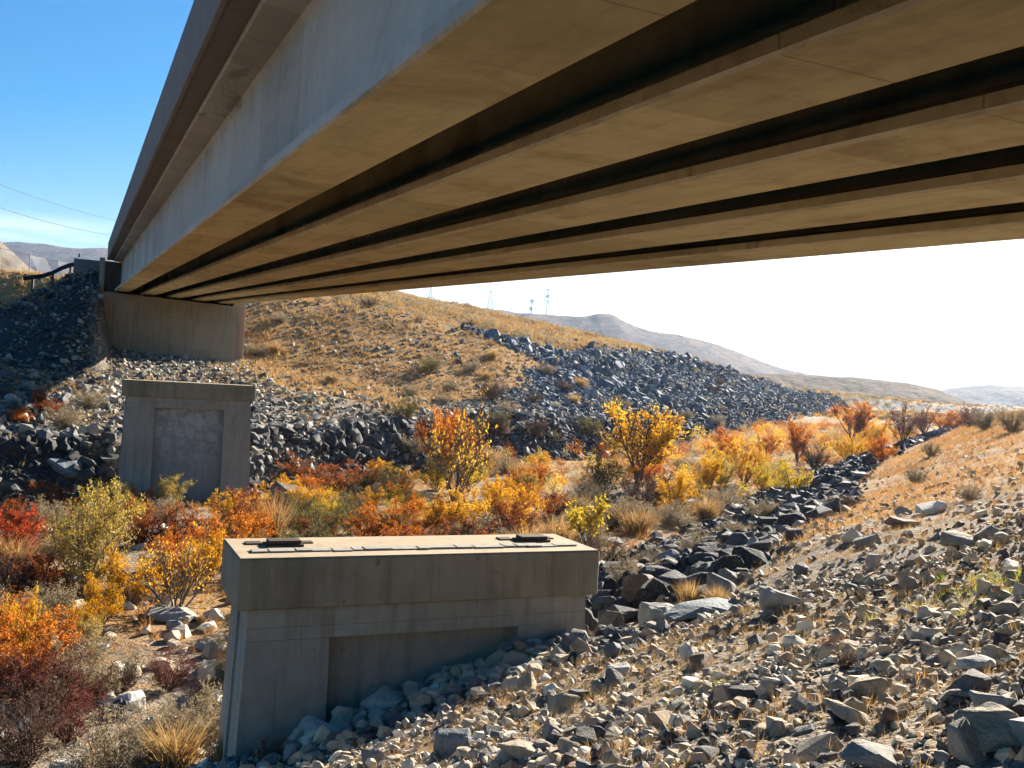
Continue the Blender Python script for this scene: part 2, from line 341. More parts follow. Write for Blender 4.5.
# ------------------------------------------------------------------ ground sheet
xs = axis(-14000, -22, 22, 14000, .30, 1.045); ys = axis(-3000, 1.5, 46, 16000, .30, 1.035)
GX, GY = np.meshgrid(xs, ys)
GZ = height(GX, GY)
def masks(x, y):
    qr, ql = banks(x, y); nz = fbm(x / 6, y / 6, 4, 51); nz2 = fbm(x / 20, y / 20, 3, 53)
    # grass on the right bank above the rubble, and the left hill above the riprap
    gr = sstep(qr + 1.6 * nz, 4.4, 6.4) * sstep(y, 17, 27)
    sl = np.interp(y, [75, 115], [.175, .72]); cap1 = np.interp(y, [60, 85, 105, 150, 223, 300], [12.5, 13, 8.6, 9.8, 4.3, 4.0])
    riptop = np.where(y < 95, np.interp(y, [55, 75, 95], [3.0, 6.5, 10.5]), cap1 / sl)
    gl = sstep(ql + 2.2 * nz, riptop, riptop + 2.5) * sstep(y, 60, 70)
    s, t = to_st(x, y)
    gl = gl * np.maximum(sstep(s, 9.5, 13.5), sstep(t, 77, 80))
    grass = np.maximum(gr, gl)
    fl = ((qr < 0) & (ql < 0))
    grass = grass * (1 - sstep(y, 100, 112) * sstep(-x, 52, 60))
    grass = np.where(fl, .50 + .5 * nz, grass)
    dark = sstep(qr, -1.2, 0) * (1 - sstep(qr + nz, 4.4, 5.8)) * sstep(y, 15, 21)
    dark = np.maximum(dark, sstep(ql, -1, .5) * (1 - gl) * np.where(y < 95, .35 + .6 * sstep(-to_st(x, y)[0], -1.5, 1.5) * sstep(y, 50, 56), .85))  # far-left ground also darkened to put the bridge's shade into its colour
    dark = np.maximum(dark, sstep(ql, -1, 0) * (1 - sstep(ql, 2.4, 3.2)) * (1 - sstep(y, 105, 115)) * .95)  # steep left toe painted dark to stand for the bank's own shade
    brush = np.maximum(gl * sstep(y, 80, 110), sstep(np.hypot(x, y), 200, 330))
    return grass, dark, brush
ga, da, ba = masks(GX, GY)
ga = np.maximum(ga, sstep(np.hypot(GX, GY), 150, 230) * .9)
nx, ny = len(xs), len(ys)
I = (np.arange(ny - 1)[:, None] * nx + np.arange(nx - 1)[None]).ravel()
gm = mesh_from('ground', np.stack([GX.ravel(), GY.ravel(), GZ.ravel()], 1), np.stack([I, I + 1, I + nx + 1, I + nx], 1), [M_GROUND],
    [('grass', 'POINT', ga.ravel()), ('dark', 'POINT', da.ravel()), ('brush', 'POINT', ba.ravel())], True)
tag(link('ground', gm), kind='structure')
# ------------------------------------------------------------------ distant hills (real relief, far away)
def hillmat(name, a, b, sc, c=(.10, .085, .06)):
    m, nt, out = newmat(name); n = N(nt); geo = n('ShaderNodeNewGeometry').outputs['Position']
    x = n.noise(geo, sc, 7, .65); y = n.noise(geo, sc * 7, 8, .8)
    col = n.mix(n.ramp(x, [(.35, (0, 0, 0)), (.65, (1, 1, 1))]), a, b)
    col = n.mix(n.math('MULTIPLY', n.ramp(y, [(.47, (0, 0, 0)), (.56, (1, 1, 1))]), .8), col, c)
    vo = n('ShaderNodeTexVoronoi', {'Vector': geo, 'Scale': sc * 16}).outputs['Distance']
    col = n.mix(n.math('MULTIPLY', n.ramp(vo, [(.22, (1, 1, 1)), (.38, (0, 0, 0))]), .75), col, c)
    n.princ(out, col, .95, n.bump(y, .9, 6.0), .1); return m
M_HILL1 = hillmat('hill_dry_grass_rock', (.25, .165, .115), (.14, .105, .09), .007, (.04, .04, .042))
M_HILL2 = hillmat('hill_sage', (.27, .17, .085), (.17, .11, .06), .012, (.06, .05, .03))
M_HILL3 = hillmat('hill_far', (.22, .17, .11), (.12, .11, .09), .0008, (.08, .09, .07))
def ridge(name, pts, D, depth, mat, seed, rough, nseg=420, nd=60, base=-40):
    """crest through (px,py) seen at distance D along y; slopes fall away both to and from the viewer"""
    px = np.array([p[0] for p in pts], float); py = np.array([p[1] for p in pts], float)
    P = np.linspace(px[0], px[-1], nseg); Q = np.interp(P, px, py)
    k = np.ones(5) / 5; Qs = np.convolve(np.pad(Q, 2, 'edge'), k, 'valid')
    mx = ((P - 512) * c_ + (Qs - 384) * s_) / F; mz = ((P - 512) * s_ - (Qs - 384) * c_) / F
    V = []
    dd = np.linspace(-1, 1, nd)
    for d in dd:
        Y = D + d * depth
        X = mx * D * (1 + 0.0 * d)
        prof = (1 - abs(d)) ** 1.15 if abs(d) > 1e-6 else 1
        zc = mz * D
        Z = base + (zc - base) * prof + (rough * fbm(X / (rough * 9), Y / (rough * 9) + 0 * X, 5, seed) + rough * .30 * fbm(X / (rough * 1.6), Y / (rough * 1.6), 3, seed + 2)) * (1 - .75 * (1 - abs(d)) ** 6)
        Z = Z * 1.0
        V.append(np.stack([X, np.full_like(X, Y), Z], 1))
    V = np.concatenate(V); n_ = nseg
    I = (np.arange(nd - 1)[:, None] * n_ + np.arange(n_ - 1)[None]).ravel()
    me = mesh_from(name, V, np.stack([I, I + 1, I + n_ + 1, I + n_], 1), [mat], None, True)
    return tag(link(name, me), kind='structure')
ridge('near_ridge_hill', [(180, 306), (300, 300), (380, 297), (426, 300), (488, 306), (522, 311.5), (560, 315), (585, 315), (600, 311.5), (612, 313), (622, 319), (640, 326), (694, 337), (738, 351), (781, 367), (806, 373), (850, 382), (900, 392), (960, 405)], 1100, 520, M_HILL1, 61, 9)
ridge('sage_plateau_hill', [(640, 380), (700, 374), (760, 373), (800, 374.5), (850, 377.5), (905, 382), (935, 389), (950, 397), (962, 408), (1000, 416)], 520, 150, M_HILL2, 63, 3, base=-12)
ridge('dark_knoll_hill', [(900, 402), (930, 392), (950, 388), (975, 384.5), (988, 383.5), (1005, 386), (1024, 387), (1060, 389), (1150, 400), (1300, 420)], 1500, 420, M_HILL2, 65, 7, base=-30)
ridge('far_blue_hill', [(500, 372), (700, 372), (800, 370), (850, 372), (893, 374), (930, 380), (955, 383.5), (1000, 384.5), (1100, 384), (1300, 392)], 4800, 1000, M_HILL3, 67, 22, base=-100)
ridge('left_far_hill', [(-260, 262), (-120, 250), (-20, 243), (20, 239), (60, 243), (74, 246), (110, 247), (140, 255), (200, 270), (320, 290), (460, 330)], 1800, 750, M_HILL1, 69, 14, base=-40)
# ------------------------------------------------------------------ rocks
def hull_proto(seed, npts, flat=1.0):
    r = np.random.default_rng(seed)
    P = r.uniform(-1, 1, (npts, 3)); nrm = np.linalg.norm(P, axis=1)[:, None]
    P = P / np.maximum(nrm, .3) * r.uniform(.82, 1.05, (npts, 1)) if seed % 3 else P * .85
    P *= np.array([1.0, r.uniform(.62, .95), r.uniform(.45, .8) * flat])
    bm = bmesh.new()
    for p in P: bm.verts.new(p)
    o = bmesh.ops.convex_hull(bm, input=bm.verts)
    bmesh.ops.delete(bm, geom=[g for g in set(o['geom_interior'] + o['geom_unused']) if isinstance(g, bmesh.types.BMVert)], context='VERTS')
    return bm
def bm_arrays(bm):
    bmesh.ops.triangulate(bm, faces=bm.faces); bm.verts.index_update()
    V = np.array([v.co[:] for v in bm.verts]); T = np.array([[v.index for v in f.verts] for f in bm.faces]); bm.free(); return V, T
PR_S = [bm_arrays(hull_proto(100 + i, 11)) for i in range(10)]
PR_T = [bm_arrays(hull_proto(300 + i, 8)) for i in range(8)]
PR_M = [bm_arrays(hull_proto(200 + i, 20)) for i in range(12)]
def fine_rock(seed, npts=16, bevel=.06, sub=2, amp=.035):
    bm = hull_proto(seed, npts)
    bmesh.ops.dissolve_limit(bm, angle_limit=R(14), verts=bm.verts, edges=bm.edges)
    bmesh.ops.bevel(bm, geom=list(bm.edges), offset=bevel, segments=1, affect='EDGES', clamp_overlap=True)
    bmesh.ops.triangulate(bm, faces=bm.faces)
    bmesh.ops.subdivide_edges(bm, edges=bm.edges, cuts=sub, use_grid_fill=True)
    r = np.random.default_rng(seed)
    o = r.uniform(0, 50, 3)
    V = np.array([v.co[:] for v in bm.verts])
    d = fbm(V[:, 0] * 3 + o[0], V[:, 1] * 3 + V[:, 2] * 2.1 + o[1], 4, seed) + fbm(V[:, 2] * 3 + o[2], V[:, 1] * 3 - V[:, 0] * 1.7, 4, seed + 5)
    nn = V / (np.linalg.norm(V, axis=1)[:, None] + 1e-6)
    V2 = V + nn * d[:, None] * amp
    for v, p in zip(bm.verts, V2): v.co = p
    bmesh.ops.recalc_face_normals(bm, faces=bm.faces)
    me = bpy.data.meshes.new('rock'); bm.to_mesh(me); bm.free(); return me
def rand_rot(n, tilt=None):
    q = rng.normal(size=(n, 4)) if tilt is None else np.stack([np.ones(n), rng.normal(0, tilt, n), rng.normal(0, tilt, n), np.zeros(n)], 1)
    if tilt is not None:
        a = rng.uniform(0, math.pi, n); b = np.stack([np.cos(a), 0 * a, 0 * a, np.sin(a)], 1)
        w1, x1, y1, z1 = q.T; w2, x2, y2, z2 = b.T
        q = np.stack([w1 * w2 - x1 * x2 - y1 * y2 - z1 * z2, w1 * x2 + x1 * w2 + y1 * z2 - z1 * y2, w1 * y2 - x1 * z2 + y1 * w2 + z1 * x2, w1 * z2 + x1 * y2 - y1 * x2 + z1 * w2], 1)
    q /= np.linalg.norm(q, axis=1)[:, None]; w, x, y, z = q.T
    return np.stack([1 - 2 * (y * y + z * z), 2 * (x * y - z * w), 2 * (x * z + y * w), 2 * (x * y + z * w), 1 - 2 * (x * x + z * z), 2 * (y * z - x * w), 2 * (x * z - y * w), 2 * (y * z + x * w), 1 - 2 * (x * x + y * y)], 1).reshape(-1, 3, 3)
def realize(name, protos, pos, rot, scl, tone, mats, smooth=False, pick=None):
    n = len(pos); pick = rng.integers(0, len(protos), n) if pick is None else pick
    Vs = []; Fs = []; To = []; b = 0
    for k, pr in enumerate(protos):
        V, T = pr[0], pr[1]; w = np.nonzero(pick == k)[0]
        if not len(w): continue
        P = np.einsum('nij,vj->nvi', rot[w], V) * scl[w][:, None, None] + pos[w][:, None]
        Vs.append(P.reshape(-1, 3)); m = len(w)
        Fs.append((T[None] + (np.arange(m) * len(V))[:, None, None]).reshape(-1, T.shape[1]) + b); b += m * len(V)
        tf = np.repeat(tone[w], len(T))
        if len(pr) > 2: tf = np.clip(tf * .5 + np.tile(pr[2], m) * .5, 0, 1)
        To.append(tf)
    me = mesh_from(name, np.concatenate(Vs), np.concatenate(Fs), mats, [('tone', 'FACE', np.concatenate(To))], smooth)
    return link(name, me)
def in_view(x, y, m=.09):
    a = x / np.maximum(y, .1)
    return (y > 1.5) & (a > -.54 - m - 1.2 / np.maximum(y, 1)) & (a < .54 + m + 1.2 / np.maximum(y, 1))
PIERS = [(2.1, 7.4, 12.85, 14.25), (1.8, 7.1, 43.3, 44.6), (.7, 10.7, 74.1, 77.5)]
def off_pier(x, y, r):
    s, t = to_st(x, y); ok = np.ones(len(x), bool)
    for a, b, c, d in PIERS: ok &= ~((s > a - r * .5) & (s < b + r * .5) & (t > c - r * .5) & (t < d + r * .5))
    return ok
ROCKS = []
def strip(side, n, y0, y1, q0, q1, *a, **k):
    y = rng.uniform(y0, y1, n); q = rng.uniform(q0, q1, n)
    if side == 2: x = np.interp(y, *RT) + q / .88
    else: x = np.interp(y, *LT) - q / np.interp(y, [0, 43, 77, 124, 223], [.8, .75, .8, .88, .9])
    scatter(0, 0, 0, 0, 0, *a, xy=(x, y), **k)
def scatter(n, x0, x1, y0, y1, smin_, smax_, region, mask, tone=None, pw=1.6, zo=.25, xy=None):
    if xy is None: x = rng.uniform(x0, x1, n); y = rng.uniform(y0, y1, n)
    else: x, y = xy
    ok = in_view(x, y); x, y = x[ok], y[ok]
    p = mask(x, y); ok = rng.uniform(size=len(x)) < p; x, y = x[ok], y[ok]
    sz = smin_ + (smax_ - smin_) * rng.uniform(size=len(x)) ** pw
    ok = off_pier(x, y, sz); x, y, sz = x[ok], y[ok], sz[ok]
    t = rng.uniform(size=len(x)) if tone is None else np.clip(rng.normal(*tone, len(x)), 0, 1)
    t = np.clip(t + .22 * fbm(x / 1.5, y / 1.5, 2, 71), 0, 1)
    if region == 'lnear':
        s1, t1 = to_st(x, y); t = np.clip(t - .34 * sstep(-s1, -2, 2) * sstep(t1, 46, 52), 0, 1)  # rock tone lowered on the far-left slope, painting in the bridge shadow
    if region == 'lnear': t = np.clip(t - .3 * (1 - sstep(banks(x, y)[1], 2.2, 3.2)) * sstep(y, 30, 34), 0, 1)  # toe rocks darkened: self-shade of the steep bank painted into their tone
    if region == 'left': t = np.clip(t - .28 * (1 - sstep(banks(x, y)[1] + 2 * fbm(x / 9, y / 9, 3, 73), 3, 6)), 0, 1)  # lower far-bank riprap toned down, shade at its foot put into colour
    z = height(x, y) + sz * zo * rng.uniform(-.4, 1.0, len(x))
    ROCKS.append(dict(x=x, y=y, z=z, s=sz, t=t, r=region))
def m_rub(lo, hi):
    def f(x, y):
        qr, ql = banks(x, y); nz = fbm(x / 4, y / 4, 3, 81)
        w = sstep(qr, -1.5, .5)
        up = sstep(qr + nz * 3, 6.0, 9.0) * sstep(y, 11, 20)      # thins out into the dry slope
        pat = sstep(fbm(x / 2.4, y / 2.4, 3, 99), .02, .3)
        return w * (1 - .86 * up) * (1 - sstep(y, lo, hi)) * (1 - .38 * pat)
    return f
def m_dark(x, y):
    qr, ql = banks(x, y); nz = fbm(x / 5, y / 5, 3, 83)
    return sstep(qr, -1.0, 0) * (1 - sstep(qr + 1.2 * nz, np.interp(y, [20, 40, 80], [6.4, 6.0, 4.6]) - 1, np.interp(y, [20, 40, 80], [6.4, 6.0, 4.6]) + .6)) * sstep(y, 14.5, 20) * (1 - sstep(y, 130, 170))
def m_left(x, y):
    g, d, b = masks(x, y); qr, ql = banks(x, y)
    return sstep(ql, -1.5, .3) * (1 - g * .97) * sstep(y, 72, 90)
def m_lnear(x, y):
    g, d, b = masks(x, y); qr, ql = banks(x, y)
    return sstep(ql, -1.5, .3) * (1 - g * .8) * (1 - sstep(y, 80, 95)) * sstep(y, 28, 34)
def m_floor(x, y):
    qr, ql = banks(x, y); nz = fbm(x / 7, y / 7, 3, 85)
    return ((qr < .3) & (ql < .3)) * sstep(nz, -.1, .35)
scatter(60000, -9, 14, 1.5, 9, .022, .055, 'rub', m_rub(7.5, 9), zo=.3)
scatter(46000, -10, 16, 1.5, 16, .045, .10, 'rub', m_rub(13, 16))
scatter(34000, -12, 26, 1.5, 30, .085, .17, 'rub', m_rub(22, 30))
scatter(8500, -12, 40, 2, 50, .15, .28, 'rub', m_rub(30, 44), pw=2)
scatter(480, -10, 30, 7.5, 42, .26, .44, 'rub', m_rub(30, 40), pw=2.2)
strip(2, 19000, 14, 75, -1, 7.5, .13, .32, 'dark', m_dark, (.40, .25))
strip(2, 6400, 14, 80, -1, 7.5, .32, .85, 'dark', m_dark, (.38, .25), pw=1.8)
strip(2, 3600, 60, 170, -1, 5, .5, 1.1, 'dark', m_dark, (.38, .25), pw=1.6)
strip(1, 26000, 75, 140, -1, 19, .24, .5, 'left', m_left, (.45, .25))
strip(1, 34000, 75, 250, -1, 19, .36, .85, 'left', m_left, (.47, .25), pw=1.7)
strip(1, 1300, 90, 250, -1, 17, .9, 1.7, 'left', m_left, (.47, .24), pw=2)
strip(1, 44000, 28, 95, -1, 40, .13, .36, 'lnear', m_lnear, (.48, .27), pw=1.5)
strip(1, 16000, 28, 112, -.8, 3.6, .2, .42, 'lnear', lambda x, y: x * 0 + 1, (.4, .25))
strip(1, 4200, 28, 112, -.8, 3.4, .4, .95, 'lnear', lambda x, y: x * 0 + 1, (.4, .25), pw=2)
strip(1, 9000, 28, 95, -1, 40, .34, .72, 'lnear', m_lnear, (.5, .27), pw=2)
ps, pt = rng.uniform(1.6, 7.6, 900), 12.75 - 2.0 * rng.uniform(size=900) ** 1.3
scatter(0, 0, 0, 0, 0, .12, .26, 'rub', lambda x, y: x * 0 + 1, (.3, .2), xy=st(ps, pt), zo=.5)
ps, pt = rng.uniform(2.4, 7.4, 130), 12.7 - 1.5 * rng.uniform(size=130) ** 1.2
scatter(0, 0, 0, 0, 0, .24, .44, 'rub', lambda x, y: x * 0 + 1, (.25, .15), xy=st(ps, pt), zo=.45)
scatter(5000, -30, 60, 8, 130, .12, .35, 'floor', m_floor, (.6, .2))
scatter(700, -30, 60, 12, 130, .4, .8, 'floor', m_floor, (.85, .14))
scatter(260, -16, -4, 14, 34, .25, .75, 'floor', lambda x, y: (banks(x, y)[0] < 0) * (x / y < -.26) * 1.0, (.88, .12), pw=1.8)
# sparse stones on the grass slopes
strip(1, 7000, 62, 120, 0, 45, .12, .42, 'lnear', lambda x, y: masks(x, y)[0] * .7, (.55, .22), pw=1.8)
scatter(6000, 0, 45, 14, 75, .07, .26, 'rub', lambda x, y: sstep(banks(x, y)[0], 5, 7) * .6, (.6, .2), pw=2)
cat_ = lambda k: np.concatenate([r[k] for r in ROCKS])
rx, ry, rz, rs, rt = (cat_(k) for k in 'xyzst'); rr_ = np.concatenate([np.full(len(r['x']), r['r'], dtype=object) for r in ROCKS])
# hand-placed boulders come first: px, base py, width px, height px, material, seed, label
BOULD = [
 (96, 655, 26, 17, M_PALE, 'bright pale boulder beside the yellow green bush on the creek bed'),
 (162, 622, 62, 22, M_GREYB, 'long grey boulder lying below the dead twiggy shrub on the creek bed'),
 (176, 634, 26, 20, M_SLATE, 'squat blue grey boulder under the dead twiggy shrub'),
 (208, 622, 28, 20, M_GREYB, 'rounded grey boulder close to the left end of the near pier'),
 (205, 650, 22, 14, M_GREYB, 'half buried grey stone in orange grass left of the near pier'),
 (192, 680, 12, 18, M_PALE, 'small upright white topped stone in the reddish brush'),
 (62, 678, 32, 16, M_TANB, 'tan flat boulder among crimson twigs at the left'),
 (18, 694, 42, 16, M_PALE, 'low pale boulder at the left picture edge among red twigs'),
 (114, 718, 32, 24, M_DKB, 'black boulder in front of the beige brush at lower left'),
 (135, 700, 16, 12, M_DKB, 'small black stone behind the black boulder at lower left'),
 (68, 772, 40, 16, M_PALE, 'pale boulder cut by the bottom picture edge at lower left'),
 (563, 712, 34, 24, M_TANB, 'tan rounded boulder in front of the right half of the near pier'),
 (850, 728, 46, 32, M_TANB, 'tan square edged block in the middle of the foreground rubble'),
 (746, 701, 34, 20, M_DKB, 'dark smooth oval stone left of the tan square edged block'),
 (842, 694, 24, 19, M_GREYB, 'grey cube shaped stone above the tan square edged block'),
 (890, 726, 24, 26, M_BRNB, 'pointed brown stone right of the tan square edged block'),
 (962, 656, 24, 18, M_BRNB, 'round reddish brown stone above the pale flat stone at right'),
 (982, 670, 46, 20, M_PALE, 'pale flat stone below the green weeds at right'),
 (960, 702, 34, 20, M_GREYB, 'light grey block near the right edge of the rubble'),
 (880, 768, 64, 28, M_GREYB, 'broad grey slab at the bottom edge right of centre'),
 (1000, 752, 90, 44, M_TANB, 'largest slab, tan and ridged, in the bottom right corner'),
 (1003, 716, 44, 28, M_GREYB, 'angular grey block just above the largest corner slab'),
 (962, 545, 42, 20, M_TANB, 'tan boulder on the dirt slope, larger of the two near the right edge'),
 (935, 513, 34, 16, M_PALE, 'long pale boulder in the orange grass of the right slope'),
 (905, 527, 34, 14, M_BRNB, 'flat brown boulder left of the pale boulder on the right slope'),
 (908, 590, 18, 18, M_GREYB, 'grey upright stone on the dirt slope below the tan boulder'),
 (875, 568, 16, 20, M_GREYB, 'small grey standing stone at the upper edge of the rubble'),
 (700, 618, 82, 24, M_SLATE, 'long slate coloured slab behind the right end of the near pier'),
 (660, 625, 52, 30, M_GREYB, 'grey rounded slab leaning against the long slate slab'),
 (645, 600, 44, 34, M_BRNB, 'dark brown wedge shaped slab right of the near pier top'),
 (780, 612, 50, 32, M_GREYB, 'creased grey boulder right of the golden grass clump'),
 (620, 680, 24, 20, M_PALE, 'white edged stone right of the near pier foot'),
 (735, 512, 40, 16, M_PALE, 'pale flat boulder on the creek bed beyond the sagebrush'),
 (645, 518, 36, 18, M_DKB, 'black boulder on the creek bed beside the small yellow tree'),
 (690, 508, 20, 12, M_GREYB, 'small grey stone by the bushy orange shrub on the creek bed'),
 (612, 545, 26, 12, M_GREYB, 'grey creek stone right of the small yellow tree'),
 (865, 478, 18, 9, M_GREYB, 'grey boulder at the head of the dark riprap strip'),
 (280, 510, 36, 34, M_BRNB, 'large brown boulder behind the left end of the near pier'),
 (312, 515, 24, 30, M_BRNB, 'brown split boulder right of the large brown boulder'),
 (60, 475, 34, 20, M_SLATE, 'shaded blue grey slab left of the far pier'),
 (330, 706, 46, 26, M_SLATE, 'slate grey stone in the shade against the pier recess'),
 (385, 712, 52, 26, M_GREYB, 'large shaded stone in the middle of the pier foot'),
 (318, 745, 60, 30, M_GREYB, 'grey boulder below the left corner of the pier'),
 (450, 756, 40, 40, M_SLATE, 'jagged blue grey stone in the centre of the bottom foreground'),
 (520, 758, 44, 20, M_TANB, 'light tan flat stone at the bottom left of centre'),
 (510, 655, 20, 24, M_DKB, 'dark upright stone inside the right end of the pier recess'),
]
bpts = []
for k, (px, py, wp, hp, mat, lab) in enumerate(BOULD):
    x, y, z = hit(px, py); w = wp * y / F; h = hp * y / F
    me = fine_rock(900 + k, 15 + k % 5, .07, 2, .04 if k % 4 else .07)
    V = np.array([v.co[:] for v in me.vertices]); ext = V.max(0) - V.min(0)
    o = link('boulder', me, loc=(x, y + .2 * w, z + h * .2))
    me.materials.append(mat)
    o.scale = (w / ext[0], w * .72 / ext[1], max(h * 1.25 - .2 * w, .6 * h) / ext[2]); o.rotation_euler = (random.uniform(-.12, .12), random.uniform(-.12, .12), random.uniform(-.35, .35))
    tag(o, lab, 'boulder'); bpts.append((x, y, w * .45))
keep = np.ones(len(rx), bool)
for x, y, w in bpts: keep &= np.hypot(rx - x, ry - y - w * .3) > w * .7
rx, ry, rz, rs, rt, rr_ = (a[keep] for a in (rx, ry, rz, rs, rt, rr_))
# the ~250 that show largest stand as objects of their own
app = rs / ry
vis = (np.abs(rx / ry) < .54) & ((rz / ry) > -.415)
s_r, t_r = to_st(rx, ry)
hid = (s_r > 1.5) & (s_r < 8.5) & (t_r > 14.4) & (rz + rs < -2.5 * ry / 13.5) & (ry < 40)
order = np.argsort(-(app * vis * ~hid)); IND = order[:250]; indm = np.zeros(len(rx), bool); indm[IND] = True
fine_protos = [fine_rock(500 + i, 13 + i % 6, .06, 1, .03) for i in range(16)]
pm = {}
def proto_mesh(i, mat):
    if (i, mat.name) not in pm:
        me = fine_protos[i].copy(); me.materials.append(mat); pm[(i, mat.name)] = me
    return pm[(i, mat.name)]
for j in IND:
    reg = rr_[j]; s, t = s_r[j], t_r[j]
    if reg == 'rub':
        mat = M_RUBO
        if s > 1 and s < 8 and 9.5 < t < 13: lab, grp = 'ordinary angular stone in the rock pile at the foot of the near pier', 'stones at the foot of the near pier'
        elif ry[j] > 14: lab, grp = 'ordinary angular stone on the upper rubble slope right of the near pier', 'stones on the upper rubble slope'
        elif rx[j] < .6: lab, grp = 'ordinary broken stone of the rubble along the bottom left of centre', 'stones of the rubble left of centre'
        elif rz[j] / ry[j] < -.3: lab, grp = 'ordinary broken stone of the rubble along the bottom right', 'stones of the rubble at the bottom right'
        else: lab, grp = 'ordinary broken stone on the middle of the rubble slope', 'stones on the middle rubble slope'
    elif reg == 'dark': mat = M_DRKO; lab, grp = 'black angular riprap block in the strip along the creek', 'riprap blocks along the creek'
    elif reg == 'left': mat = M_BLUO; lab, grp = 'blue grey riprap block on the tall far bank', 'riprap blocks on the far bank'
    elif reg == 'lnear': mat = M_NEAO; lab, grp = 'grey riprap block on the slope around the far pier', 'riprap blocks around the far pier'
    else: mat = M_PALE; lab, grp = 'pale rounded stone lying loose on the creek bed', 'loose stones on the creek bed'
    o = link('rock', proto_mesh(int(rng.integers(16)), mat), loc=(rx[j], ry[j], rz[j]))
    o.scale = (rs[j] * .62,) * 3; o.rotation_euler = tuple(rng.uniform(0, 6.28, 3) * np.array([.12, .12, 1]) + (np.array([rng.choice([0, 3.14]), 0, 0])))
    tag(o, lab, 'rock', grp)
for reg, nm, mt, lab in (('rub', 'loose_rubble', M_RUB, 'countless broken stones and pebbles covering the near bank'), ('dark', 'dark_riprap', M_DRK, 'black angular riprap stones lining the near edge of the creek'),
        ('left', 'far_riprap', M_BLU, 'blue grey riprap covering the tall far bank'), ('lnear', 'pier_riprap', M_NEA, 'grey riprap covering the slope around the far pier and abutment'),
        ('floor', 'creek_stones', M_RUB, 'small stones strewn over the creek bed')):
    w = (rr_ == reg) & ~indm
    near = w & (app > .013); far = w & ~near
    idx = np.nonzero(w)[0]; n = len(idx)
    big = app[idx] > .012
    pick = np.where(big, rng.integers(0, 12, n) + 10, np.where(app[idx] < .0055, rng.integers(0, 8, n) + 22, rng.integers(0, 10, n)))
    R3 = rand_rot(n); fl_ = rng.uniform(size=n) < .7; R3[fl_] = rand_rot(n, .22)[fl_]
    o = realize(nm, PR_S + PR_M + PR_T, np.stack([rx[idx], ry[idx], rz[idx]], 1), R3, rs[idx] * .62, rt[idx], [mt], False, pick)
    tag(o, lab, 'rocks', kind='stuff')
